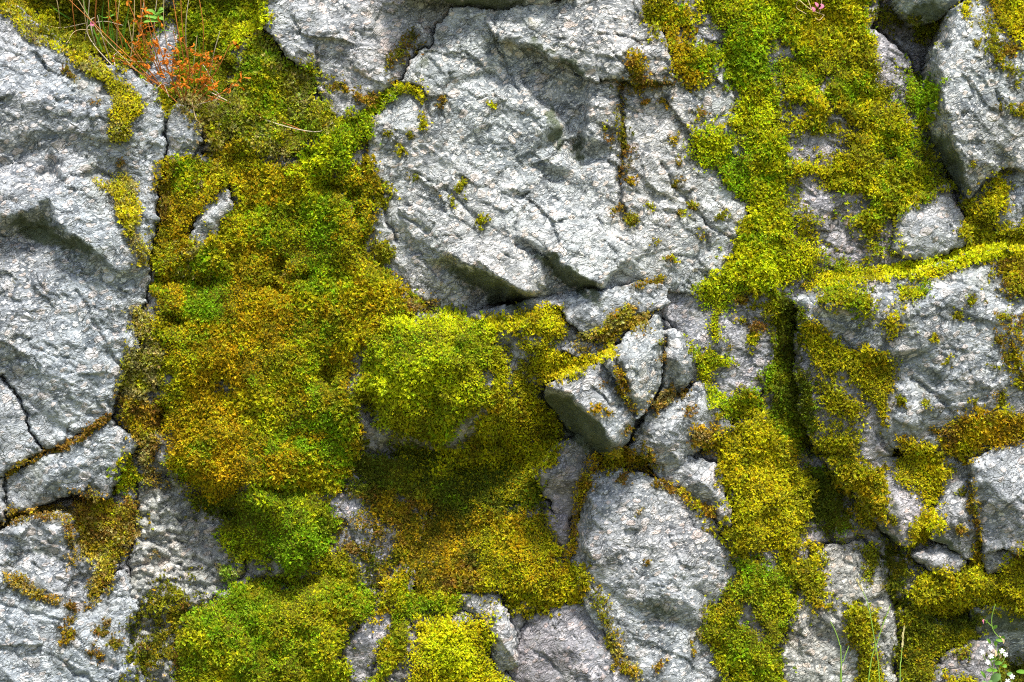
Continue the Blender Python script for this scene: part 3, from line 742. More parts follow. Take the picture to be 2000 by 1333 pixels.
def shoot_mesh(px, py, hh, nrm, size, pal, seed, leaves=6):
    n = len(px)
    r = np.random.default_rng(seed)
    base_p = W(px, py, hh)
    up = np.array([0, 0, 1.0])
    d = nrm * .85 + up * .35 + r.normal(0, .38, (n, 3))
    d /= np.linalg.norm(d, axis=1, keepdims=True)
    size = size * r.uniform(.7, 1.35, n)
    # colours: palettes blended by soft fields plus per-shoot jitter
    keys = list(PAL)
    cols = np.array([PAL[k] for k in keys])
    fld = []
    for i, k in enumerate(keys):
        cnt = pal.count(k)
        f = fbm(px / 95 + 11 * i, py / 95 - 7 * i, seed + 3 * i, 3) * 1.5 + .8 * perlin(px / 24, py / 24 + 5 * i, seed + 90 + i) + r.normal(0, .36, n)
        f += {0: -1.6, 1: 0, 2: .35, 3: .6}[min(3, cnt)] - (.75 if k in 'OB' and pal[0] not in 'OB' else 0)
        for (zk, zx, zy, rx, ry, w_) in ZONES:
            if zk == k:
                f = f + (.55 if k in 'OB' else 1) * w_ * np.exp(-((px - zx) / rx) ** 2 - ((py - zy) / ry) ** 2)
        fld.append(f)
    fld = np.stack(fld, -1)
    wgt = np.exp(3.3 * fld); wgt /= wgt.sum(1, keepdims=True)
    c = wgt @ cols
    c *= np.exp(.55 * fbm(px / 42, py / 55, seed + 71, 3))[:, None]
    size = size * (1 + .5 * perlin(px / 90, py / 90, seed + 72))
    c *= r.lognormal(0, .17, (n, 1))
    c = c * (1 + r.normal(0, .07, (n, 3)))
    K = leaves
    a = np.cross(d, np.array([.3, .9, .2])); a /= np.linalg.norm(a, axis=1, keepdims=True)
    bb = np.cross(d, a)
    V = np.empty((n, K, 3, 3)); 
    ph0 = r.uniform(0, 6.28, n)
    lift = r.uniform(.0, .95, n) * size
    top = base_p + d * lift[:, None] / 1000
    for k in range(K):
        ph = ph0 + k * 2.4 + r.normal(0, .3, n)
        th = r.uniform(.35, 1.3, n) if k else r.uniform(0, .3, n)
        radial = a * np.cos(ph)[:, None] + bb * np.sin(ph)[:, None]
        ld = d * np.cos(th)[:, None] + radial * np.sin(th)[:, None]
        side = np.cross(ld, d + r.normal(0, .5, (n, 3))); side /= np.linalg.norm(side, axis=1, keepdims=True) + 1e-9
        o = top - d * (size * r.uniform(0, .55, n) * (k > 2))[:, None] / 1000
        L = (size * r.uniform(.45, .85, n))[:, None] / 1000
        w = L * .36
        V[:, k, 0] = o + side * w; V[:, k, 1] = o - side * w; V[:, k, 2] = o + ld * L
    q = np.arange(n * K * 3).reshape(-1, 3)
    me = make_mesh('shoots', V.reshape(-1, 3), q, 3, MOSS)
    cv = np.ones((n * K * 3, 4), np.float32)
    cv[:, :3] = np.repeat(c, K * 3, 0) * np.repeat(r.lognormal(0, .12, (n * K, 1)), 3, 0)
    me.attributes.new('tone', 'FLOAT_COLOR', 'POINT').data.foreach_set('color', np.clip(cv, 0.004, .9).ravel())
    SHOOTS[0] += n
    return me

def moss(label, poly, t=22, pal='YGO', holes=(), size=5.6, rag=1.35, lump=1.0, dens=2.65, name='moss_patch', group=None, edge_w=None, leaves=6):
    seed = 5000 + 37 * len(MOSSES); MOSSES.append(label)
    t = t * .58 if t > 12 else t
    js, is_ = sub(poly, 40)
    x, y = XX[js, is_], YY[js, is_]
    wx = rag * (11 * perlin(x / 42, y / 42, seed) + 7 * perlin(x / 15, y / 15, seed + 1) + 3.5 * perlin(x / 7, y / 7, seed + 2))
    wy = rag * (11 * perlin(x / 42, y / 42, seed + 3) + 7 * perlin(x / 15, y / 15, seed + 4) + 3.5 * perlin(x / 7, y / 7, seed + 5))
    wx = wx + rag * 14 * perlin(x / 85, y / 85, seed + 11); wy = wy + rag * 14 * perlin(x / 85, y / 85, seed + 12)
    s = sdf(poly, x + wx, y + wy)
    s = s + rag * (5 * perlin(x / 22, y / 22, seed + 13) + 4 * perlin(x / 10, y / 10, seed + 14))
    for hp in holes:
        s = np.minimum(s, -sdf(hp, x + 1.1 * wx, y + 1.1 * wy) + 6 * perlin(x / 14, y / 14, seed + 15))
    ew = edge_w or max(10, t * 1.3)
    prof = np.sqrt(np.clip(1 - (1 - np.clip(s / ew, 0, 1)) ** 2, 0, 1))
    l1, e1 = facets((x + 2 * wx) / 52, (y + 2 * wy) / 44, seed + 6)
    l2, e2 = facets((x + wx) / 22, (y + wy) / 19, seed + 7)
    lumps = .75 * fbm(x / 48, y / 85, seed + 8, 4) + .20 * np.clip(e1 * 1.6, 0, 1) + .22 * np.clip(e2 * 1.8, 0, 1) - .2
    thick = t * prof * (1 + 1.15 * lump * lumps) * (1 - .9 * dent[js, is_])
    # the mat bridges small gaps in the stone
    bs = blur(comp[js, is_], 4)
    under = np.maximum(comp[js, is_] * .35 + bs * .65, comp[js, is_] - 14)
    hm = under + thick - 3 + min(t, 26) * .8 * sstep(0, 40, s) * lump * fbm(x / 95, y / 150, seed + 17, 3)
    hm = np.maximum(hm, comp[js, is_] + np.minimum(2 + .25 * t * prof, 8))
    st = 2
    xs, ys, hs, ss = x[::st, ::st], y[::st, ::st], hm[::st, ::st], s[::st, ::st]
    cm = (ss[:-1, :-1] > 4) & (ss[1:, :-1] > 4) & (ss[:-1, 1:] > 4) & (ss[1:, 1:] > 4)
    if cm.sum() < 3:
        cm = (ss[:-1, :-1] > -3) & (ss[1:, 1:] > -3)
    sc_ = np.where(cm, ss[:-1, :-1], -1e9)
    reg = np.zeros_like(cm); reg[np.unravel_index(np.argmax(sc_), cm.shape)] = True
    while True:
        g = reg.copy()
        for _ in range(6):
            g[1:] |= g[:-1]; g[:-1] |= g[1:]; g &= cm
            g[:, 1:] |= g[:, :-1]; g[:, :-1] |= g[:, 1:]; g &= cm
        if (g == reg).all(): break
        reg = g
    cm = reg
    used, q, bnd = grid_sheet(cm, xs, ys, hs)
    V = W(xs.ravel()[used], ys.ravel()[used], hs.ravel()[used] - 2.5)
    bi = np.unique(bnd)
    Vb = V[bi].copy(); Vb[:, 1] += .02
    nm = np.full(len(V), -1, np.int64); nm[bi] = len(V) + np.arange(len(bi))
    q2 = np.stack([bnd[:, 1], bnd[:, 0], nm[bnd[:, 0]], nm[bnd[:, 1]]], -1)
    me = make_mesh(name, np.concatenate([V, Vb]), np.concatenate([q, q2]), 4, HUMUS, True)
    o = link(name, me, label=label, category='moss')
    if group: o['group'] = group
    # shoots
    x0, x1, y0, y1 = x.min(), x.max(), y.min(), y.max()
    r = np.random.default_rng(seed)
    nx, ny = int((x1 - x0) / dens) + 1, int((y1 - y0) / dens) + 1
    PX, PY = np.meshgrid(x0 + dens * np.arange(nx), y0 + dens * np.arange(ny))
    PX = (PX + r.uniform(-.5, .5, PX.shape) * dens * 1.2).ravel(); PY = (PY + r.uniform(-.5, .5, PY.shape) * dens * 1.2).ravel()
    def loc(f, px, py):
        fx = np.clip((px - x[0, 0]) / G, 0, x.shape[1] - 1.001); fy = np.clip((py - y[0, 0]) / G, 0, x.shape[0] - 1.001)
        i = fx.astype(int); j = fy.astype(int); u = fx - i; v = fy - j
        return (f[j, i] * (1 - u) + f[j, i + 1] * u) * (1 - v) + (f[j + 1, i] * (1 - u) + f[j + 1, i + 1] * u) * v
    S = loc(s, PX, PY)
    keep = (S > np.where(r.random(S.shape) < .12, r.uniform(-12, 0, S.shape), r.uniform(-3, 9, S.shape)) * rag) & (PX > -90) & (PX < 2090) & (PY > -90) & (PY < 1420)
    PX, PY = PX[keep], PY[keep]
    gyv, gxv = np.gradient(blur(hm, 1), G)
    nx_, nz_ = -loc(gxv, PX, PY), loc(gyv, PX, PY)
    nrm = np.stack([nx_, -np.ones_like(nx_), nz_], -1); nrm /= np.linalg.norm(nrm, axis=1, keepdims=True)
    if len(PX):
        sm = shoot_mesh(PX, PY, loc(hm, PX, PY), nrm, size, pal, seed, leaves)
        link('shoots', sm, o, kind='stuff')
    film[js, is_] = np.maximum(film[js, is_], sstep(-16, 3, s))
    m = s > 2
    moss_h[js, is_] = np.where(m, np.maximum(moss_h[js, is_], hm), moss_h[js, is_])
    return o

# --- large mats
moss('olive moss bank behind the dry plants at the top left', [(-90,-90),(330,-90),(330,30),(290,60),(280,130),(220,130),(120,90),(50,40),(-90,-20)], t=30, pal='YKDO')
moss('olive moss bank above the dry plants, left of the grey top rock', [(340,-90),(530,-90),(520,20),(500,50),(440,90),(400,120),(355,110),(345,40)], t=32, pal='KYGD')
moss('bright yellow-green moss crest running down from the top of the grey rock', [(520,-30),(520,40),(480,80),(420,120),(390,140),(385,110),(430,75),(480,35)], t=26, pal='LYGS')
moss('thick olive moss slope below the orange dry plants', [(475,80),(520,70),(560,105),(612,145),(628,180),(645,215),(660,240),(640,270),(600,300),(540,310),(470,280),(440,250),(400,230),(390,200),(440,180),(470,130)], t=34, pal='YKPGO')
moss('pale grey-olive moss cushion at the foot of the orange dry plants', [(330,165),(400,180),(440,210),(450,260),(430,300),(400,300),(385,240),(345,205)], t=26, pal='PPBY')
moss('glowing lime green moss cushion at the lower end of the diagonal crack', [(650,240),(700,225),(728,235),(724,270),(705,300),(700,340),(660,360),(610,350),(570,330),(590,290),(625,275)], t=42, pal='LGGY', lump=1.2)
moss('large orange and green moss curtain hanging down the left middle', [(315,330),(350,310),(400,300),(450,270),(540,300),(620,340),(690,330),(735,330),(752,360),(740,400),(732,440),(718,480),(745,530),(790,585),(825,612),(760,630),(710,680),(690,740),(700,800),(715,860),(690,930),(660,960),(600,975),(540,960),(500,965),(440,990),(360,960),(330,940),(325,880),(320,830),(310,780),(325,720),(310,660),(300,610),(302,540),(305,480),(310,420)],
     t=34, pal='OYGKYO', holes=[[(395,395),(450,365),(462,395),(425,450),(380,495),(360,490),(375,440)], [(425,735),(438,735),(436,770),(424,772)], [(720,440),(765,470),(740,490),(715,480)]], lump=1.25)
moss('thick bright green moss mound on the ledge in the middle', [(735,622),(800,612),(860,608),(930,622),(975,640),(970,690),(940,730),(960,790),(900,840),(840,870),(760,860),(715,800),(690,760),(695,710)], t=44, pal='GLYK', lump=1.3, rag=1.2)
moss('golden moss fringe on the right half of the ledge under the teeth', [(940,622),(1000,612),(1060,596),(1105,600),(1115,640),(1110,665),(1070,670),(1040,660),(1000,655),(960,660)], t=24, pal='YSOK', rag=.9)
moss('dark olive moss below the ledge mound left of the jutting block', [(950,690),(985,690),(1030,660),(1090,660),(1075,690),(1050,745),(1062,770),(1075,815),(1115,855),(1080,880),(1050,920),(1060,980),(1040,1000),(960,960),(900,960),(820,930),(770,880),(850,870),(930,840),(950,770)], t=22, pal='KOYY', holes=[[(985,680),(1015,665),(1030,690),(1005,745),(990,720)], [(985,748),(1002,745),(998,762),(988,764)]], rag=1.3)
moss('golden moss strip on top of the jutting centre block', [(1040,700),(1090,690),(1150,690),(1205,682),(1208,696),(1170,715),(1120,745),(1070,752),(1040,740)], t=22, pal='SYO', rag=.7)
moss('rusty gold moss lobe beside the lower middle slab', [(960,1000),(1030,985),(1065,1010),(1085,1060),(1115,1100),(1140,1140),(1130,1170),(1090,1185),(1040,1190),(1010,1210),(975,1170),(940,1150),(920,1080),(900,1000),(950,940),(1010,940)], t=24, pal='OYKY', rag=1.6)
moss('dark brownish moss in the hollow below the centre mound', [(770,1020),(830,1000),(900,980),(960,1000),(950,1080),(930,1140),(870,1160),(820,1180),(800,1140),(775,1090)], t=18, pal='ODKB')
moss('hanging green moss lobe above the knobbly recess at lower left', [(355,960),(440,985),(520,955),(600,960),(640,990),(660,1030),(640,1080),(610,1110),(570,1130),(520,1100),(480,1110),(450,1060),(420,1010),(370,1005)], t=40, pal='GKLD', lump=1.3)
moss('big bushy moss cushion at the bottom left of the middle', [(430,1145),(500,1130),(560,1140),(620,1120),(690,1130),(735,1180),(720,1210),(680,1230),(668,1290),(680,1420),(330,1420),(340,1300),(350,1240),(400,1180)], t=46, pal='YGKO', lump=1.3)
moss('small ragged moss bridge between the hanging lobe and the bottom cushion', [(600,1110),(650,1080),(690,1090),(700,1120),(680,1150),(620,1150)], t=20, pal='YOK')
moss('glowing yellow-green moss mound at the bottom centre', [(800,1230),(850,1205),(910,1200),(950,1205),(960,1250),(975,1310),(1000,1420),(760,1420),(790,1330),(805,1280)], t=50, pal='LSYS', lump=1.1)
moss('olive moss around the left of the glowing bottom mound', [(790,1150),(850,1150),(910,1160),(880,1200),(810,1220),(790,1290),(740,1330),(700,1420),(690,1340),(730,1290),(760,1230)], t=26, pal='KYOG')
moss('dim ragged moss over the pebbly hollow below the centre mound', [(640,960),(720,930),(800,950),(860,980),(800,1040),(790,1110),(740,1150),(700,1120),(680,1060),(650,1010)], t=14, pal='OKDB', rag=1.8, holes=[[(620,985),(690,975),(720,1000),(680,1020),(640,1020)], [(660,1030),(720,1020),(720,1060),(680,1070)], [(740,1040),(775,1040),(770,1085),(745,1080)], [(690,1110),(740,1100),(720,1140)]])
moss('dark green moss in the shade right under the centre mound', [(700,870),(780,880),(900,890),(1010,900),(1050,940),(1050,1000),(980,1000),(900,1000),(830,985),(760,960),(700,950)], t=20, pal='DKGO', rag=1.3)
moss('brownish ragged moss left of the glowing bottom mound', [(735,1130),(800,1130),(860,1140),(830,1180),(800,1190),(760,1190),(715,1210)], t=16, pal='OKY', rag=1.5, holes=[[(780,1115),(805,1120),(795,1165),(770,1180)]])
moss('dark moss on the back of the hollow behind the dry plants', [(230,100),(300,60),(330,20),(420,60),(470,80),(470,140),(440,190),(380,190),(330,210),(300,170)], t=24, pal='DKYG', holes=[[(285,165),(300,80),(330,30),(352,60),(356,110),(342,165)]])
moss('small dark moss plug at the top of the seam of the left boulder', [(300,165),(330,175),(345,205),(332,225),(322,235),(308,200)], t=16, pal='KOY', rag=.5)
# --- left edge
moss('thick golden moss rope along the sloping top of the left boulder', [(-90,-60),(10,5),(60,48),(110,85),(170,115),(215,130),(245,150),(268,195),(280,215),(262,245),(245,280),(215,275),(205,240),(215,200),(205,160),(150,125),(95,95),(55,75),(0,22),(-90,-30)], t=26, pal='YSPY', rag=.6)
moss('golden moss patch on the right side of the left boulder', [(182,352),(215,345),(240,340),(272,365),(278,410),(268,450),(285,480),(282,525),(265,520),(255,480),(240,440),(220,400)], t=20, pal='SYOP', rag=.8)
moss('brownish moss cushion left of the small grey poking rock', [(318,330),(360,310),(400,330),(385,380),(350,430),(318,430),(308,380)], t=28, pal='BPOY')
moss('pale yellow moss shelf overhanging a dark gap in the left curtain', [(305,490),(340,478),(400,485),(430,500),(425,535),(380,540),(320,530)], t=40, pal='YPK')
moss('small straw moss tuft on the right rim of the left boulder', [(248,605),(290,602),(300,640),(290,668),(255,660)], t=22, pal='PYO')
moss('pale grey moss cushion at the right rim of the left boulder', [(240,690),(275,672),(320,680),(330,720),(315,770),(285,790),(245,780),(225,760)], t=34, pal='PPKY')
moss('brown and straw moss hanging below the pale cushion', [(225,770),(290,780),(325,800),(320,850),(300,900),(330,950),(290,940),(265,900),(250,850),(240,810)], t=28, pal='OPBY')
moss('golden moss tufts at the lower right rim of the left boulder', [(240,895),(262,880),(285,930),(275,960),(230,965),(215,935)], t=22, pal='YOBG')
moss('rusty brown moss spray right of the bottom left slab', [(130,965),(170,965),(215,990),(270,965),(278,1010),(262,1050),(235,1080),(225,1130),(205,1160),(185,1185),(178,1150),(182,1100),(150,1090),(140,1050),(135,1010)], t=26, pal='OBPY')
moss('rusty moss seam above the bottom left slab', [(4,1010),(20,990),(60,1000),(120,985),(140,995),(130,1012),(60,1018),(5,1036)], t=14, pal='BOP', rag=.5)
moss('rusty moss seam in the slanting crack at the left edge', [(40,905),(90,880),(150,852),(200,815),(215,808),(212,826),(150,866),(92,893),(50,918),(15,935),(10,922)], t=11, pal='BOB', rag=.35, size=5.4)
moss('rusty moss line on the face of the bottom left slab', [(3,1116),(40,1122),(70,1145),(105,1160),(122,1172),(112,1180),(60,1166),(15,1140)], t=13, pal='BOP', rag=.5)
# --- right side
HOL = [[(1520,90),(1545,82),(1548,110),(1525,118)], [(1600,160),(1625,150),(1622,195),(1605,185)], [(1530,200),(1575,195),(1585,225),(1560,240),(1535,230)], [(1618,205),(1640,205),(1672,250),(1645,250),(1620,240)],
       [(1528,250),(1560,270),(1610,265),(1650,270),(1650,300),(1610,310),(1570,320),(1535,290)], [(1560,365),(1600,355),(1650,370),(1680,385),(1700,400),(1670,420),(1640,430),(1560,410)], [(1580,430),(1650,420),(1690,450),(1712,490),(1690,510),(1610,505),(1590,470)],
       [(1715,130),(1745,160),(1770,200),(1745,220),(1730,190),(1712,160)], [(1735,310),(1752,315),(1750,325),(1735,325)], [(1700,50),(1745,55),(1752,95),(1735,90)], [(1725,440),(1745,425),(1750,490),(1730,500)]]
moss('bright green moss column at the left of the upper right mat', [(1350,20),(1420,-90),(1560,-90),(1560,20),(1520,60),(1520,130),(1530,190),(1520,250),(1545,330),(1550,400),(1560,460),(1590,500),(1620,520),(1610,545),(1540,570),(1440,575),(1380,580),(1360,565),(1410,540),(1420,490),(1450,450),(1455,410),(1430,380),(1410,340),(1440,310),(1430,260),(1440,200),(1420,140),(1390,110),(1400,70)], t=30, pal='GLYY', lump=1.2)
moss('wide golden moss mat at the upper right with grey rock showing through', [(1540,-90),(1720,-90),(1700,30),(1720,120),(1760,200),(1790,260),(1800,310),(1830,350),(1800,390),(1760,420),(1750,500),(1640,530),(1590,505),(1550,440),(1545,330),(1520,260),(1530,190),(1515,120)], t=34, pal='YOSGK', holes=HOL, lump=1.3)
moss('orange and green moss clump beside the flat pale flake', [(1300,20),(1340,5),(1370,40),(1350,60),(1365,100),(1400,130),(1385,160),(1350,175),(1330,150),(1310,120),(1300,70)], t=26, pal='OYG')
moss('small olive moss strip at the top above the flat pale flake', [(1250,0),(1310,-20),(1340,10),(1300,30),(1275,60),(1262,80),(1250,50)], t=16, pal='KOY')
moss('lumpy green moss patch reaching left from the green column', [(1340,262),(1375,258),(1430,265),(1440,310),(1405,330),(1360,320),(1335,310)], t=26, pal='YGL')
moss('moss tongue running down beside the sharp-edged right boulder', [(1760,130),(1800,140),(1840,150),(1830,190),(1800,220),(1805,260),(1830,320),(1870,370),(1850,380),(1800,330),(1780,270),(1765,200)], t=22, pal='GYK')
moss('dark mossy rim around the black hollow at the upper right', [(1690,20),(1760,30),(1800,50),(1850,40),(1835,90),(1800,80),(1760,60),(1720,55)], t=24, pal='KOD')
moss('golden moss cap at the very top right corner', [(1900,-60),(1960,-60),(2090,60),(2090,120),(2030,110),(1985,80),(1940,55),(1925,20)], t=24, pal='SYO')
moss('thin moss streaks on the face of the sharp-edged boulder', [(1920,30),(1945,60),(1950,100),(1985,120),(1990,150),(1960,120),(1930,120),(1925,90)], t=12, pal='YOK')
moss('dangling moss on the upper rim of the sharp-edged boulder', [(1872,-20),(1905,-10),(1905,40),(1885,30)], t=18, pal='YOS')
moss('golden moss clump between the sharp-edged boulder and the bright ledge', [(1880,385),(1920,370),(1945,340),(1975,345),(1965,400),(1950,440),(1945,470),(1900,480),(1880,430),(1868,400)], t=26, pal='YOKS')
moss('glowing yellow moss strip along the right ledge', [(1560,560),(1600,535),(1680,525),(1760,515),(1860,492),(1940,475),(2090,440),(2090,490),(1990,500),(1900,518),(1830,545),(1760,548),(1690,555),(1620,568),(1575,572)], t=20, pal='LSSY', rag=.4, lump=.15)
moss('dark gold moss hanging below the right end of the bright ledge', [(1940,505),(2090,480),(2090,600),(2000,600),(1970,580),(1945,560)], t=16, pal='KYOB', rag=1.8)
moss('moss fringe hanging on the top left corner of the right slab', [(1590,560),(1640,560),(1690,560),(1712,590),(1715,610),(1680,620),(1640,600),(1605,600)], t=24, pal='YGO')
moss('star-shaped golden moss tuft on the right slab', [(1720,625),(1745,605),(1760,600),(1765,630),(1785,635),(1755,645),(1738,675),(1728,660)], t=17, pal='SYO')
moss('moss fringe in the notch at the top of the right slab', [(1745,560),(1770,545),(1815,545),(1820,570),(1790,575),(1775,590),(1755,590)], t=18, pal='YOG')
moss('dark shaded moss column in the cleft left of the right slab', [(1490,575),(1555,570),(1565,640),(1580,720),(1590,800),(1580,860),(1560,900),(1500,880),(1480,840),(1500,760),(1490,700),(1500,640)], t=20, pal='KYDG')
moss('scattered green moss on the mauve slab beside the jutting block', [(1360,560),(1400,565),(1440,575),(1430,600),(1415,620),(1420,660),(1395,665),(1380,650),(1390,615),(1365,595)], t=18, pal='YGL', rag=1.2)
moss('green moss band curving right of the rounded knob', [(1340,665),(1370,690),(1400,690),(1430,705),(1440,720),(1400,715),(1385,740),(1420,770),(1440,800),(1425,815),(1395,790),(1375,760),(1355,740),(1352,700)], t=20, pal='LYG', rag=.7)
moss('golden moss ridge from the green band down to the lower right mat', [(1425,770),(1470,750),(1500,760),(1490,830),(1440,840),(1410,820)], t=26, pal='YGO')
moss('wide golden moss mat right of the lower middle slab', [(1390,850),(1440,825),(1500,820),(1560,860),(1580,920),(1585,980),(1575,1040),(1560,1080),(1570,1120),(1530,1110),(1490,1080),(1440,1085),(1420,1050),(1390,1030),(1430,1010),(1420,950),(1400,910)], t=40, pal='YSOK', lump=1.1)
moss('brown moss clump at the upper left rim of the golden lower mat', [(1345,830),(1375,830),(1400,855),(1395,880),(1360,870)], t=20, pal='BOP')
moss('ragged moss mat below the golden lower mat', [(1430,1090),(1490,1080),(1560,1110),(1600,1080),(1610,1130),(1560,1170),(1530,1200),(1520,1260),(1545,1330),(1540,1420),(1410,1420),(1420,1330),(1400,1280),(1380,1250),(1375,1190),(1410,1160),(1440,1130)], t=30, pal='YKOG', holes=[[(1440,1185),(1480,1180),(1475,1225),(1440,1230)]])
moss('gold moss arch on the rock step under the right slab', [(1570,640),(1610,640),(1650,670),(1700,690),(1745,690),(1745,740),(1740,770),(1725,840),(1700,820),(1690,780),(1665,750),(1640,730),(1600,740),(1575,700)], t=24, pal='YOSK')
moss('ragged moss below the gold arch', [(1600,740),(1640,760),(1690,790),(1700,830),(1660,850),(1640,820),(1605,800)], t=20, pal='YKO', rag=1.3)
moss('long gold moss tongue on the spur at lower right', [(1600,880),(1650,870),(1700,900),(1730,925),(1715,960),(1730,1000),(1720,1030),(1680,1050),(1665,1000),(1650,950),(1610,910)], t=30, pal='OYK')
moss('bright gold moss patch below the right slab', [(1735,870),(1770,860),(1830,870),(1840,900),(1835,950),(1820,985),(1850,1020),(1835,1045),(1780,1060),(1800,1000),(1775,950),(1750,920)], t=24, pal='SYO', rag=1.2)
moss('brown moss band at the right edge under the right slab', [(1840,850),(1870,815),(1940,810),(2000,800),(2090,800),(2090,850),(1990,862),(1940,880),(1895,900),(1850,890)], t=20, pal='BOYO')
moss('brown moss seam left of the bluish lower right block', [(1900,930),(1912,940),(1918,1010),(1922,1070),(1925,1110),(1895,1110),(1905,1060),(1900,1000)], t=16, pal='BOK', rag=.7)
moss('big bushy moss clump in the lower right corner', [(1770,1125),(1830,1115),(1880,1105),(1920,1115),(1990,1115),(2090,1110),(2090,1210),(2000,1200),(1940,1200),(1910,1190),(1860,1215),(1800,1190),(1770,1170)], t=44, pal='YSOK', lump=1.3)
moss('dark moss under the bushy lower right clump', [(1760,1180),(1830,1190),(1900,1210),(1920,1240),(1870,1270),(1840,1290),(1810,1340),(1800,1420),(1740,1420),(1745,1300),(1760,1250)], t=24, pal='KODY')
moss('ragged moss patch behind the tall grass stems', [(1650,1180),(1690,1170),(1710,1210),(1720,1290),(1740,1340),(1700,1420),(1660,1420),(1680,1320),(1660,1240)], t=20, pal='YKO', rag=1.3)
moss('dark green moss in the deep cleft left of the spur', [(1575,900),(1610,900),(1660,960),(1670,1030),(1650,1060),(1610,1050),(1580,1000)], t=14, pal='DKG', rag=1.4)
moss('ragged olive moss above the spur tip at lower right', [(1600,820),(1660,850),(1690,880),(1640,890),(1600,880)], t=20, pal='KOY', rag=1.2)
moss('patchy moss right of the crumbly rock under the spur', [(1720,1060),(1770,1075),(1780,1120),(1770,1180),(1740,1190),(1730,1120)], t=14, pal='KDO', rag=1.5)
moss('small moss tongue on the crumbly rock at lower right', [(1575,1065),(1595,1060),(1612,1110),(1605,1130),(1585,1120)], t=18, pal='SY')
moss('narrow moss strip above the spur behind the grass', [(1685,1070),(1710,1065),(1720,1100),(1700,1130),(1685,1110)], t=16, pal='YK')
moss('low moss cushion at the bottom edge below the white flowers', [(1820,1340),(1860,1320),(1900,1330),(1920,1420),(1820,1420)], t=20, pal='YBO')
moss('moss in the dark gap under the bluish lower right block', [(1965,1085),(2000,1078),(2090,1110),(2090,1150),(2000,1140),(1970,1120)], t=20, pal='YOB')
moss('sparse green film of moss over the knobbly recess rock', [(275,1180),(330,1150),(400,1180),(360,1230),(330,1290),(320,1400),(270,1400),(262,1290)], t=8, pal='KDO', rag=2.6, holes=[[(280,1200),(320,1190),(330,1240),(290,1260)], [(270,1300),(310,1290),(310,1340),(275,1350)]])
moss('thin ragged moss on the crumbly rock left of the grass', [(1545,1130),(1600,1120),(1620,1180),(1590,1200),(1560,1190)], t=10, pal='KYO', rag=2.0)
moss('brown moss scatter on the far right of the broad slab', [(1960,600),(2060,600),(2080,760),(2000,780),(1960,740),(1975,680)], t=9, pal='OKB', rag=2.2, holes=[[(1980,630),(2060,630),(2060,660),(1990,665)], [(1980,700),(2060,690),(2060,730),(1990,735)]])
moss('moss filling the joint behind the right end of the bright ledge', [(1880,440),(1950,440),(2090,420),(2090,470),(1960,480),(1890,490)], t=18, pal='YKO', rag=.8)
moss('dark moss in the hollow behind the little white flowers', [(1945,1290),(1990,1270),(2090,1275),(2090,1420),(1965,1420),(1955,1350)], t=14, pal='DKDB', rag=1.2)
# --- middle
moss('green moss rim filling the diagonal crack of the top rock', [(690,230),(720,205),(755,180),(785,162),(790,172),(765,200),(745,225),(715,240)], t=16, pal='GLY', rag=.4)
moss('small bright moss bar left of the pale middle face', [(775,168),(800,162),(830,166),(838,180),(825,194),(800,190),(780,182)], t=18, pal='YLS', rag=.7)
moss('brown moss scatter on the pebbly top rock', [(645,168),(690,168),(715,180),(740,190),(725,205),(700,195),(680,180)], t=9, pal='BOK', rag=1.0, size=5.4)
moss('dark brown moss line in the joint below the flat pale flake', [(1255,158),(1290,152),(1330,160),(1345,172),(1300,168),(1262,168)], t=9, pal='BKD', rag=.8, size=5.4)
moss('dark moss streak above the diagonal crack of the top rock', [(780,60),(800,55),(810,95),(800,110),(775,150),(760,165),(755,150),(778,105)], t=8, pal='BDK', rag=1.2, size=5.4)
moss('straw moss on the ledge right of the square-edged block', [(1120,660),(1150,640),(1190,625),(1230,600),(1280,605),(1270,625),(1220,645),(1190,675),(1140,690),(1110,685)], t=20, pal='BPOY')
moss('brown moss strip on the ledge under the middle face', [(1215,560),(1250,555),(1290,545),(1302,552),(1290,562),(1250,566)], t=13, pal='BOK', rag=.5, size=5.4)
moss('brown moss tuft in the joint below the rounded knob', [(1285,770),(1310,755),(1340,745),(1342,775),(1320,800),(1290,815),(1265,800)], t=22, pal='BPO')
moss('dark brown moss under the jutting centre block', [(1200,880),(1240,870),(1290,890),(1300,915),(1250,920),(1200,915),(1160,920),(1155,905)], t=18, pal='BKO', rag=1.2)
moss('brown moss seam left of the lower middle slab', [(1135,930),(1155,920),(1160,950),(1140,1000),(1128,1060),(1112,1100),(1100,1090),(1118,1020),(1125,970)], t=14, pal='OBY', rag=.6, size=5.4)
moss('moss seam between the tapering fin and the lower middle slab', [(1270,930),(1310,945),(1350,970),(1395,1000),(1405,1020),(1370,1005),(1320,970),(1275,945)], t=14, pal='OYB', rag=.7)
moss('moss seam down the lower left of the middle slab', [(1165,1150),(1185,1180),(1200,1215),(1210,1280),(1240,1310),(1235,1330),(1200,1290),(1180,1230),(1165,1190)], t=14, pal='OKP', rag=1.0)
moss('moss streak on the front of the jutting centre block', [(1205,720),(1222,725),(1228,780),(1240,805),(1225,810),(1205,770)], t=12, pal='OBY', rag=.8, size=5.4)
moss('brown moss filling the upright crack of the middle face', [(1210,165),(1222,165),(1224,230),(1226,280),(1222,330),(1212,345),(1210,280),(1212,220)], t=8, pal='BKD', rag=1.4, size=5.4)
moss('moss clump on the joint right of the flat pale flake', [(1230,130),(1252,108),(1262,120),(1265,145),(1250,190),(1235,160)], t=15, pal='OKB', rag=.9)
moss('brown moss fringe left under the ledge of the middle face', [(790,575),(830,570),(850,600),(830,615),(790,610)], t=16, pal='BPO')
moss('olive moss clump at the lower left corner of the middle face', [(722,472),(750,470),(765,500),(752,520),(730,500)], t=16, pal='KOB')
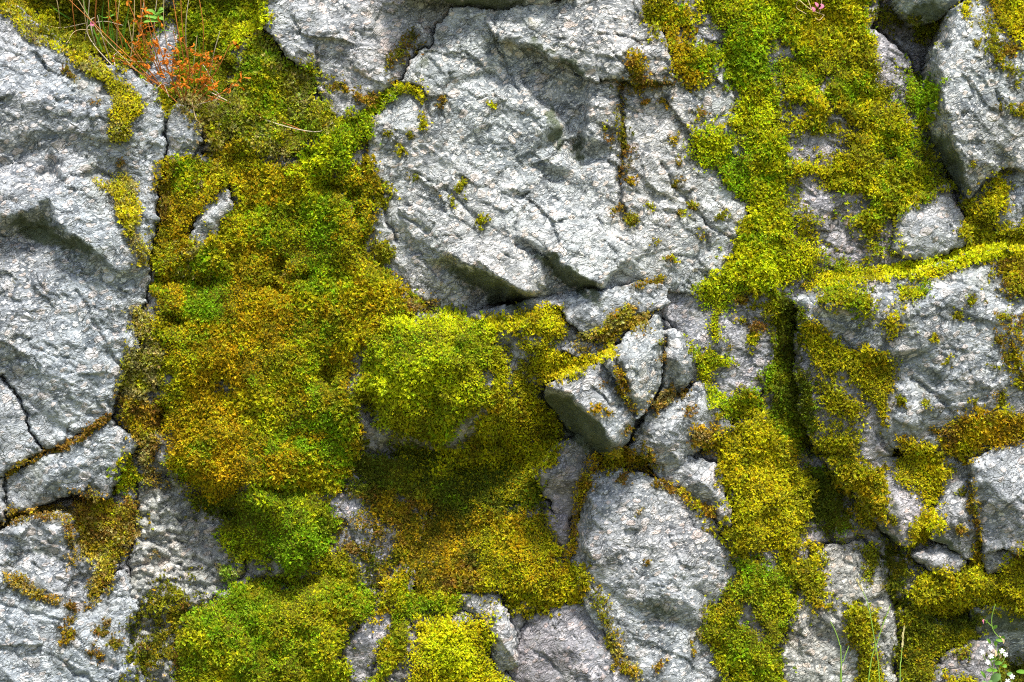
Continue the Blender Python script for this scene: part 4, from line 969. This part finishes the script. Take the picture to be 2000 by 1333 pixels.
moss('olive moss fringe above it at the left rim of the middle face', [(735,370),(762,375),(760,400),(742,400)], t=14, pal='YKO')
moss('pale moss tuft in the recess right of the bottom left slab', [(425,1105),(450,1098),(468,1112),(460,1130),(432,1128)], t=24, pal='PG', rag=.6)

# --- small single tufts
ORD = 'first second third fourth fifth sixth seventh eighth ninth tenth eleventh twelfth thirteenth fourteenth fifteenth sixteenth seventeenth eighteenth nineteenth twentieth'.split()
ORD += ['twenty-' + o for o in ORD[:9]] + ['thirtieth']
def nth(i, n):
    """place of one of n look-alikes counted along the picture"""
    if i == 0: return 'leftmost tiny'
    if i == n - 1: return 'rightmost tiny'
    if i < n / 2: return ORD[i] + ' from left tiny'
    return ORD[n - 1 - i] + ' from right tiny'
TUFTS = {
 ('tiny moss tuft rooted in the pale middle rock face', 'tufts on the middle rock face'):
   [(820,242,13),(797,268,9),(783,288,9),(755,262,6),(868,205,9),(813,348,7),(905,370,8),(890,390,9),(940,437,9),(966,208,5),(1262,205,9),(1300,205,8),(1310,268,9),(1318,365,9),(1345,395,10),(1235,430,11),(1205,410,8),(1410,425,12),(1365,230,8),(1400,310,6),(1180,250,6),(1268,400,6),(1285,475,6),(1310,505,8),(1375,460,7),(1190,270,6),(1335,415,8),(1240,345,7),(1330,310,8)],
 ('tiny gold moss tuft on the broad right slab', 'tufts on the right slab'):
   [(1820,655,9),(1870,620,10),(1950,665,10),(1970,700,12),(1935,720,8),(1955,780,10),(1830,840,9),(1805,795,9),(1760,780,10),(1900,590,9),(1985,650,9),(1850,700,6),(1985,740,9),(1900,790,7),(1960,620,9)],
 ('tiny brown moss tuft on the bottom left slab', 'tufts on the bottom left slab'):
   [(130,1240,16),(200,1240,12),(222,1250,10),(180,1270,10),(195,1282,9),(140,1185,8),(172,1190,7),(135,1208,7),(62,1178,5),(205,1215,7)],
 ('tiny rusty moss speck on the left boulder', 'specks on the left boulder'):
   [(125,142,9),(145,152,7),(235,316,7),(185,200,5),(85,872,7),(290,655,9)],
 ('tiny green moss tuft on the mauve slab or its rim', 'tufts on the mauve slab'):
   [(1440,620,10),(1470,640,12),(1465,670,12),(1430,685,7),(1450,585,10),(1375,680,6),(1400,805,8),(1375,875,9),(1475,600,9)],
 ('tiny brown moss tuft low on the pebbly lower slab', 'tufts on the lower middle slab'):
   [(1240,1000,8),(1265,1105,6),(1370,1240,10),(1355,1270,5),(1290,1295,8),(1160,945,10),(1215,935,12)],
 ('tiny dim moss tuft in the pebbly hollow', 'tufts in the hollows'):
   [(700,1030,7),(735,1040,10),(685,1075,12),(665,1080,10),(310,1210,9),(355,1185,12),(345,1290,10),(300,1080,8),(390,1230,8),(270,1270,6),(285,1300,7),(740,970,9)],
 ('tiny moss tuft on the sharp-edged boulder', 'tufts on the sharp-edged boulder'):
   [(1975,95,14),(1945,110,10),(1912,85,7),(1985,165,10),(1905,330,8),(1985,215,14),(1960,205,10),(1890,395,9)],
 ('tiny straw moss tuft on the jutting block or knob', 'tufts on the jutting block'):
   [(1175,810,8),(1225,840,7),(1295,700,6),(1297,670,6),(1245,650,6),(1350,810,7),(1180,745,6)],
 ('tiny golden moss tuft among the lower right rocks', 'tufts among the lower right rocks'):
   [(1745,1020,7),(1725,925,9),(1705,1005,8),(1870,1040,8),(1880,960,8),(1860,920,10),(1985,1100,12),(1600,1130,9),(1960,1300,9),(1885,1285,8)],
}
for (lab, grp), spots in TUFTS.items():
    for ti, (tx, ty, tr) in enumerate(sorted(spots)):
        n = 9
        ph = random.random() * 6
        poly = [(tx + tr * random.uniform(.7, 1.35) * math.cos(ph + k * 6.283 / n), ty + tr * random.uniform(.6, 1.2) * math.sin(ph + k * 6.283 / n)) for k in range(n)]
        rusty = any(w in lab for w in ('brown', 'rusty', 'straw', 'dim'))
        moss(nth(ti, len(spots)) + ' ' + lab.replace('tiny ', '').replace(' tuft ', ' tuft of those ').replace(' speck ', ' speck of those '), poly, t=max(6, tr * .9), pal=random.choice(['BBK', 'OBB', 'BPB'] if rusty else ['KBO', 'BKO', 'KBY', 'KOY', 'BKB']), size=5.6, rag=.8, dens=2.6, name='moss_tuft', group=grp)

# the stone itself, once the stains left by the moss are known
for b in BLOCKS:
    build_block(b)
build_cliff()
print('shoots', SHOOTS[0])

# ------------------------------------------------------------------ small plants
STEM_ORANGE = plant_material('dry_orange_stem', col=(.42, .15, .035), trans=0)
LEAF_ORANGE = plant_material('dry_orange_leaf', col=(.64, .20, .012), trans=.35)
STRAW = plant_material('straw', col=(.50, .38, .19), trans=.1)
BLEACH = plant_material('bleached_straw', col=(.50, .42, .30), trans=.1)
BLADE = plant_material('grass_blade', col=(.14, .34, .03), trans=.35)
STALK = plant_material('green_stalk', col=(.20, .34, .05), trans=.1)
LEAFG = plant_material('fresh_leaf', col=(.20, .42, .05), trans=.35)
LEAFD = plant_material('grey_green_leaf', col=(.16, .30, .09), trans=.3)
PETAL = plant_material('white_petal', col=(.82, .80, .82), trans=.25, spread=.05)
PINK = plant_material('pink_petal', col=(.55, .16, .26), trans=.25)
SEED = plant_material('seed_head', col=(.45, .40, .18), trans=.1)

def smooth_path(pts, n=14):
    pts = [Vector(p) for p in pts]
    if len(pts) == 2: pts = [pts[0], (pts[0] + pts[1]) / 2, pts[1]]
    out = []
    P = [pts[0] * 2 - pts[1]] + pts + [pts[-1] * 2 - pts[-2]]
    seg = len(pts) - 1
    for i in range(seg):
        a, b, c, d = P[i:i + 4]
        m = max(2, n // seg)
        for k in range(m):
            t = k / m
            out.append(.5 * ((2 * b) + (c - a) * t + (2 * a - 5 * b + 4 * c - d) * t * t + (3 * b - a - 3 * c + d) * t ** 3))
    out.append(pts[-1].copy())
    return out

def tube(path, r0, r1, sides=5):
    V, F = [], []
    n = len(path)
    for i, p in enumerate(path):
        t = (path[min(i + 1, n - 1)] - path[max(i - 1, 0)]).normalized()
        a = t.cross(Vector((.2, 1, .1))).normalized(); b = t.cross(a)
        r = r0 + (r1 - r0) * i / (n - 1)
        for k in range(sides):
            w = 6.2832 * k / sides
            V.append(p + (a * math.cos(w) + b * math.sin(w)) * r)
    for i in range(n - 1):
        for k in range(sides):
            k2 = (k + 1) % sides
            F.append((i * sides + k, i * sides + k2, (i + 1) * sides + k2, (i + 1) * sides + k))
    return V, F

def strip(path, w, normal, taper=True, fold=.25, profile=None):
    """a leaf or blade: two-sided strip with a folded midrib"""
    V, F = [], []
    n = len(path)
    for i, p in enumerate(path):
        t = (path[min(i + 1, n - 1)] - path[max(i - 1, 0)]).normalized()
        s = t.cross(normal).normalized(); nn = s.cross(t)
        u = i / (n - 1)
        ww = w * (profile(u) if profile else ((1 - u) ** .6 if taper else 1))
        V += [p + s * ww + nn * ww * fold, p, p - s * ww + nn * ww * fold]
    for i in range(n - 1):
        a = i * 3
        F += [(a, a + 1, a + 4, a + 3), (a + 1, a + 2, a + 5, a + 4)]
    return V, F

def py_mesh(name, parts, mat, parent=None, smooth=True, **props):
    V, F = [], []
    for v, f in parts:
        o = len(V); V += [tuple(p) for p in v]; F += [tuple(i + o for i in q) for q in f]
    me = bpy.data.meshes.new(name); me.from_pydata(V, [], F); me.update()
    if smooth: me.polygons.foreach_set('use_smooth', [True] * len(F))
    me.materials.append(mat)
    return link(name, me, parent, **props)

def rootee(name, loc, label, cat, group=None):
    o = bpy.data.objects.new(name, None); COL.objects.link(o); o.location = loc
    o.empty_display_size = .02
    o['label'] = label; o['category'] = cat
    if group: o['group'] = group
    if 'grass' in name: o['kind'] = 'thing'
    return o

def under(root, o):
    """parts are modelled in world coordinates: keep them there under the root"""
    o.parent = root
    o.matrix_parent_inverse = root.matrix_basis.inverted()
    return o

def surf(x, y):
    return float(hfield(moss_h, [x], [y])[0])

R = random.Random(5)
leafprof = lambda u: max(.03, math.sin(math.pi * min(1, u * .93 + .05)) ** .8)

def curled_leaf(p, L, w):
    d = Vector((R.uniform(-1, 1), R.uniform(-1, .4), R.uniform(-1, .5))).normalized()
    q = Vector((R.uniform(-1, 1), R.uniform(-1, 1), R.uniform(-1, 1))).normalized()
    pts = [p, p + d * L * .5 + q * L * .15, p + d * L * .75 + q * L * .5, p + d * L * .45 + q * L * .8]
    return strip(smooth_path(pts, 6), w, Vector((R.uniform(-1, 1), R.uniform(-1, 1), R.uniform(-1, 1))).normalized(), fold=.7, profile=leafprof)

# dry orange plants: base (x, y), tip (x, y), out of the rock at tip, how much leaf
DRY = [
 ((330,190),(262,95),60,10,'leftmost dry orange plant in the tuft, beside the golden moss rope'),
 ((325,175),(226,52),60,7,'dry orange sprig with one curled head high above the golden rope'),
 ((330,170),(268,42),55,12,'dry orange plant with leaf clusters under the green leaf sprig'),
 ((318,160),(250,5),50,5,'tall reddish dry stem rising out of the top at the left of the tuft'),
 ((325,170),(274,-30),50,4,'tall orange dry stem leaving the top beside the green leaf sprig'),
 ((350,190),(290,30),55,9,'dry orange plant leaning left in front of the grey hollow rock'),
 ((345,190),(340,105),70,16,'bushy dry orange plant in the middle of the tuft'),
 ((360,195),(365,95),70,18,'bushiest dry orange plant right of the middle of the tuft'),
 ((372,195),(392,110),70,14,'dry orange plant right of the bright green blades'),
 ((380,195),(412,115),70,12,'slender dry orange plant before the olive moss slope'),
 ((385,190),(448,90),65,9,'outermost dry orange plant arching over the olive moss slope'),
 ((390,205),(462,165),65,8,'low dry orange sprig lying on the olive moss at the end of the tuft'),
 ((372,175),(335,-20),60,2,'long bare orange stem leaning out of the top above the tuft'),
 ((378,160),(352,-20),60,2,'second long bare orange stem leaving the top above the tuft'),
 ((355,200),(305,80),62,12,'dry orange plant left of the grey hollow rock'),
 ((340,185),(240,120),75,10,'low dry orange plant behind the golden rope'),
 ((362,200),(345,150),80,9,'short dry orange plant at the foot of the tuft'),
 ((385,200),(420,160),80,9,'short dry orange plant at the right foot of the tuft'),
]
for (bx, by), (tx, ty), ho, nl, lab in DRY:
    hb = surf(bx, by)
    root = rootee('dry_plant', Wv(bx, by, hb), lab, 'dry plant', 'orange dry plants in the upper left hollow')
    bpy.context.view_layer.update()
    b0 = Wv(bx, by, hb - 10)
    mid = Wv(bx * .45 + tx * .55 + R.uniform(-8, 8), by * .5 + ty * .5, hb + ho * .7)
    tip = Wv(tx, ty, hb + ho)
    path = smooth_path([b0, mid, tip], 14)
    under(root, py_mesh('stem', [tube(path, .0013, .0008)], STEM_ORANGE))
    twigs = []
    for k in range(max(2, int(nl * .75))):
        u = R.uniform(.35, 1.0) if k > 1 else 1.0
        p = path[min(len(path) - 1, int(u * (len(path) - 1)))]
        q = p + Vector((R.uniform(-.018, .018), R.uniform(-.02, .005), R.uniform(-.008, .016)))
        twigs.append(tube([p, (p + q) / 2 + Vector((0, 0, .003)), q], .0006, .0004, 4))
        under(root, py_mesh('leaf', [curled_leaf(q + Vector((R.uniform(-.003, .003), 0, R.uniform(-.003, .003))), R.uniform(.007, .013), R.uniform(.0014, .0029)) for _ in range(R.choice([2, 2, 3]))], LEAF_ORANGE))
    for tw_ in twigs: under(root, py_mesh('twig', [tw_], STEM_ORANGE))

# straw stems and grass blades in the hollow
def stalk(name, lab, cat, grp, pts, mat, r0, r1, blade=False, w=.002):
    path = smooth_path([Wv(*p) for p in pts], 16)
    o = py_mesh(name, [strip(path, w, Vector((0, -1, .2))) if blade else tube(path, r0, r1)], mat)
    o['label'] = lab; o['category'] = cat; o['kind'] = 'thing'
    if grp: o['group'] = grp
    return o

STRAWS = [([(345,200),(250,110),(130,-5)], 'long orange straw stem crossing the hollow from the top left', STEM_ORANGE, .0012),
          ([(300,170),(200,70),(140,-20)], 'long straw stem slanting beside the crossing orange one', STRAW, .0010),
          ([(240,150),(185,90),(170,55),(200,42),(240,50)], 'pale bent straw arch at the left of the hollow', BLEACH, .0010),
          ([(90,50),(120,55),(170,45)], 'short straw lying over the golden moss rope', BLEACH, .0010),
          ([(195,115),(180,65),(178,40),(185,35)], 'bleached straw standing over the golden moss rope', BLEACH, .0014),
          ([(225,130),(222,110),(235,100)], 'short bleached straw fork below the bent arch', BLEACH, .0012),
          ([(290,150),(310,145),(350,130)], 'straw lying in front of the grey hollow rock', STRAW, .0009),
          ([(300,180),(318,165),(330,190)], 'bleached straw chip at the foot of the tuft', BLEACH, .0012),
          ([(420,170),(405,140),(395,125)], 'bleached straw standing at the right of the tuft', BLEACH, .0010),
          ([(385,205),(430,190),(400,165)], 'knotted bleached straw at the right foot of the tuft', BLEACH, .0010),
          ([(410,180),(520,235),(615,258),(650,240)], 'long pale straw lying across the olive moss slope', BLEACH, .0012),
          ([(400,185),(500,222),(590,255),(610,280)], 'long orange straw lying across the olive moss slope', STEM_ORANGE, .0010),
          ([(200,60),(150,60),(130,85)], 'thin straw hooked over the moss bank at the top left', STRAW, .0009),
          ([(215,100),(260,120),(330,120)], 'thin straw lying across the hollow at mid height', STRAW, .0008),
          ([(375,200),(382,230),(390,240)], 'thin straw hanging below the tuft', STRAW, .0008),
          ([(190,110),(186,40),(190,-20)], 'brown dead stalk leaving the top left of the hollow', STEM_ORANGE, .0020),
          ([(255,120),(262,40),(262,-20)], 'grey straw standing upright at the back of the hollow', STRAW, .0012)]
for pts, lab, mat, r in STRAWS:
    q = []
    for i, (x, y) in enumerate(pts):
        hs = surf(x, y)
        q.append((x, y, (hs + (6 if 'lying' in lab or 'across' in lab else 30)) if i else hs + 2))
    if lab.startswith('long') and 'lying' not in lab:
        q = [(x, y, 5 + 25 * i) for i, (x, y) in enumerate(pts)]
    stalk('straw_stem', lab, 'straw', 'straws in the upper left hollow', q, mat, r, r * .6)
US = sorted([(118,60,105,-25),(150,78,140,-30),(165,85,176,-30),(178,90,163,-28),(205,100,208,-30),(228,105,238,-30),(243,110,225,-30),(262,115,285,-30),(285,120,275,-30),(300,120,310,-28),(330,110,322,-30),(365,120,372,-25),(395,125,388,-10),(410,150,430,60),(350,170,338,60),(270,150,250,40),(215,118,190,30),(372,175,385,70)])
for i, (x0, y0, x1, y1) in enumerate(US):
    hb = surf(x0, y0)
    xm = (x0 + x1) / 2 + R.uniform(-7, 7)
    stalk('straw_stem', nth(i, len(US)).replace(' tiny', '') + ' of the thin upright straws standing in the upper left hollow', 'straw', 'upright straws in the upper left hollow',
          [(x0, y0, hb - 4), (xm, (y0 + y1) / 2, hb + 25), (x1, y1, hb + 35)], [STRAW, STEM_ORANGE, BLEACH][i % 3], .0010, .0007)
BL = [((200,100),(168,20),(155,-20)), ((215,95),(200,40),(203,0)), ((220,90),(212,30),(220,-20)), ((225,95),(218,50),(215,20)), ((235,100),(245,50),(255,0)), ((190,90),(196,60),(193,20)), ((250,100),(240,60),(248,30)),
      ((185,80),(172,40),(160,-20)), ((395,150),(390,95),(384,55)), ((378,150),(380,100),(384,80)), ((398,160),(402,120),(398,80)), ((225,28),(205,35),(190,28)), ((300,75),(318,60),(340,63)), ((140,40),(110,20),(95,5)), ((385,170),(392,130),(400,110))]
for i, t in enumerate(sorted(BL)):
    q = []
    for k, (x, y) in enumerate(t):
        q.append((x, y, surf(t[0][0], t[0][1]) + 18 * k + 2))
    stalk('wild_grass', nth(i, len(BL)).replace(' tiny', '') + ' of the thin green grass shoots among the dry orange plants', 'grass blade', 'green blades among the dry plants', q, BLADE, 0, 0, True, .0017)

# green leaf sprig with paired leaflets
h0 = surf(305, 120) + 10
root = rootee('leaf_sprig', Wv(305, 120, h0), 'bright green sprig with paired leaflets above the dry orange plants', 'plant')
bpy.context.view_layer.update()
path = smooth_path([Wv(305,120,h0), Wv(312,60,h0+35), Wv(303,22,h0+55)], 10)
under(root, py_mesh('stem', [tube(path, .0009, .0006)], STALK))
for (x, y, dx, dy) in [(312,38,-32,-6),(312,38,-5,-14),(308,30,-24,-10),(306,30,14,-8),(310,42,-30,2),(308,24,12,-6),(309,34,10,6)]:
    p = Wv(x, y, h0 + 50); e = Wv(x + dx, y + dy, h0 + 58)
    under(root, py_mesh('leaf', [strip(smooth_path([p, (p + e) / 2 + Vector((0, -.003, .002)), e], 8), .0042, Vector((0, -1, .5)), profile=leafprof)], LEAFG))
for (x, y) in [(178, 48), (183, 45)]:
    pass
# pink flower in the hollow
root = rootee('pink_flower', Wv(180, 75, 20), 'tiny pink flower on a thin stalk over the golden moss rope', 'flower')
bpy.context.view_layer.update()
under(root, py_mesh('stem', [tube(smooth_path([Wv(180,95,surf(180,95)), Wv(182,70,25), Wv(181,48,35)], 8), .0008, .0006)], STALK))
for k in range(5):
    a = k * 1.257
    c = Wv(181, 47, 36)
    e = c + Vector((math.cos(a) * .006, -.003, math.sin(a) * .006))
    under(root, py_mesh('petal', [strip([c, (c + e) / 2 + Vector((0, -.001, 0)), e], .0026, Vector((0, -1, 0)), profile=leafprof)], PINK))
# red-leaved twig at the top right
root = rootee('red_twig', Wv(1590, 30, surf(1590, 30)), 'small bare twig with reddish leaves at the top of the upper right moss', 'twig')
bpy.context.view_layer.update()
tw = [[(1560,0),(1585,20),(1610,30)],[(1585,20),(1575,-15),(1580,-40)],[(1600,28),(1605,5),(1598,-20)],[(1610,30),(1600,40),(1592,34)],[(1560,0),(1555,15),(1575,28)]]
hh = surf(1590, 20) + 14
under(root, py_mesh('twig', [tube(smooth_path([Wv(x, y, hh + R.uniform(-4, 10)) for x, y in t], 8), .0010, .0006) for t in tw], STRAW))
for (x, y) in [(1586,14),(1592,5),(1603,8)]:
    under(root, py_mesh('leaf', [strip(smooth_path([Wv(x,y,hh+6), Wv(x+4,y+5,hh+12), Wv(x+R.uniform(-4,8),y+10,hh+12)], 6), .003, Vector((0,-1,.3)), profile=leafprof)], PINK))

# tall grass stems at the bottom right, rooted in the turf below the frame
def grass_stem(lab, pts, head=None):
    root = rootee('tall_grass', Wv(*pts[0]), lab, 'grass', 'tall grass stems at the foot of the cliff')
    bpy.context.view_layer.update()
    path = smooth_path([Wv(*p) for p in pts], 18)
    under(root, py_mesh('stem', [tube(path, .0013, .0008)], STALK))
    if head:
        p0, p1 = path[-1], path[-1] + (path[-1] - path[-3]).normalized() * head
        V = []
        n = 9
        hp = [p0.lerp(p1, k / n) for k in range(n + 1)]
        grains = []
        for k in range(26):
            c = p0.lerp(p1, R.random())
            d = ((p1 - p0).normalized() + Vector((R.uniform(-.5, .5), R.uniform(-.5, .5), 0))).normalized()
            grains.append(strip([c, c + d * .003, c + d * .0065], .0014, Vector((R.uniform(-1, 1), -1, 0)).normalized(), profile=leafprof))
        under(root, py_mesh('seed_head', [tube(hp, .0016, .0008, 6)] + grains, SEED))
grass_stem('tallest grass stem with a plump seed head before the crumbly rock', [(1730,1640,200),(1718,1333,185),(1708,1250,175),(1695,1180,165),(1685,1155,160)], .022)
grass_stem('grass stem with a slim straw seed head at the bottom right', [(1758,1640,200),(1758,1333,180),(1760,1290,170),(1762,1265,165)], .036)
grass_stem('thin grass stem leaning right across the tallest one', [(1680,1640,200),(1696,1333,180),(1715,1250,170),(1740,1180,160)])
grass_stem('short grass stem at the left of the bottom right grass', [(1640,1640,180),(1641,1333,165),(1648,1290,160),(1658,1262,155)])
grass_stem('short curved grass stem beside the crumbly rock', [(1648,1640,180),(1643,1300,165),(1640,1260,160),(1630,1230,155),(1622,1215,150)])

# white-flowered plant
root = rootee('white_flower_plant', Wv(1945, 1640, 200), 'small plant with tiny white five-petalled flowers in the bottom right corner', 'plant')
bpy.context.view_layer.update()
HF = 170
def st(pts, r0=.0011, r1=.0007):
    return tube(smooth_path([Wv(x, y, HF + d) for x, y, d in pts], 10), r0, r1)
under(root, py_mesh('stem', [st([(1942,1640,20),(1944,1400,10),(1940,1320,0),(1938,1295,0),(1930,1285,2)], .0016, .0008), st([(1938,1297,0),(1955,1280,5),(1965,1270,8)]), st([(1940,1310,0),(1925,1290,5),(1918,1275,8)]),
     st([(1965,1640,20),(1958,1350,5),(1946,1300,0),(1945,1265,5),(1952,1250,5)]), st([(1956,1250,5),(1942,1235,3),(1937,1220,0),(1938,1200,0),(1945,1180,0)]), st([(1938,1225,0),(1928,1215,2),(1922,1210,3)]),
     st([(1960,1640,20),(1975,1360,8),(1976,1330,5)]), st([(1955,1300,2),(1962,1285,3),(1960,1270,4)])], STALK))
for (x, y, dx, dy, w) in [(1938,1310,-12,0,.0035),(1938,1310,10,1,.0035),(1935,1290,8,-8,.004),(1943,1297,14,-2,.004),(1950,1280,4,-14,.004),(1958,1300,8,4,.004),(1935,1258,-8,-10,.003),(1944,1262,-1,-10,.003),(1955,1252,6,-10,.004),(1945,1250,14,4,.003),
                           (1985,1312,20,2,.004),(1968,1315,8,6,.005),(1935,1330,20,-12,.008),(1942,1333,-14,8,.007),(1925,1325,-10,-14,.003),(1920,1330,8,20,.006),(1940,1228,8,-6,.003),(1926,1218,2,-8,.002)]:
    p, e = Wv(x, y, HF + 3), Wv(x + dx, y + dy, HF + 12)
    under(root, py_mesh('leaf', [strip(smooth_path([p, (p + e) / 2 + Vector((0, -.002, .001)), e], 7), w, Vector((0, -1, .3)), profile=leafprof)], LEAFD if w > .004 else LEAFG))
for (x, y, dx, dy) in [(1952,1242,8,16),(1944,1270,-4,16),(1950,1275,2,12)]:
    p, e = Wv(x, y, HF + 6), Wv(x + dx, y + dy, HF + 10)
    under(root, py_mesh('dry_leaf', [strip(smooth_path([p, (p + e) / 2 + Vector((.003, -.002, 0)), e], 7), .002, Vector((0, -1, .3)), profile=leafprof)], STRAW))
under(root, py_mesh('bud', [strip([Wv(1922,1210,HF+4), Wv(1920,1212,HF+6), Wv(1921,1219,HF+6)], .0018, Vector((0,-1,0)), profile=leafprof)], PINK))
for (x, y) in [(1918,1274),(1935,1266),(1936,1282),(1929,1294),(1957,1272),(1964,1279),(1977,1322),(1968,1331)]:
    c = Wv(x, y, HF + 14)
    nrm = Vector((R.uniform(-.4, .4), -1, R.uniform(0, .5))).normalized()
    a0 = R.uniform(0, 6)
    u = nrm.cross(Vector((0, 0, 1))).normalized(); v = nrm.cross(u)
    fl = py_mesh('flower', [tube([c - nrm * .003 - v * 0, c - nrm * .0005], .0010, .0012)], STALK)
    under(root, fl)
    for k in range(5):
        a = a0 + k * 1.2566
        for da in (-.17, .17):
            d = u * math.cos(a + da) + v * math.sin(a + da)
            pt = py_mesh('petal', [strip([c, c + d * .0035 + nrm * .0008, c + d * .0052 + nrm * .0004], .0010, nrm, fold=.1, profile=lambda t: .35 + .65 * math.sin(math.pi * min(1, .15 + t * .75)))], PETAL)
            pt.parent = fl; pt.matrix_parent_inverse = fl.matrix_world.inverted() if False else root.matrix_basis.inverted()
            pt.matrix_parent_inverse = (root.matrix_basis @ fl.matrix_parent_inverse).inverted()
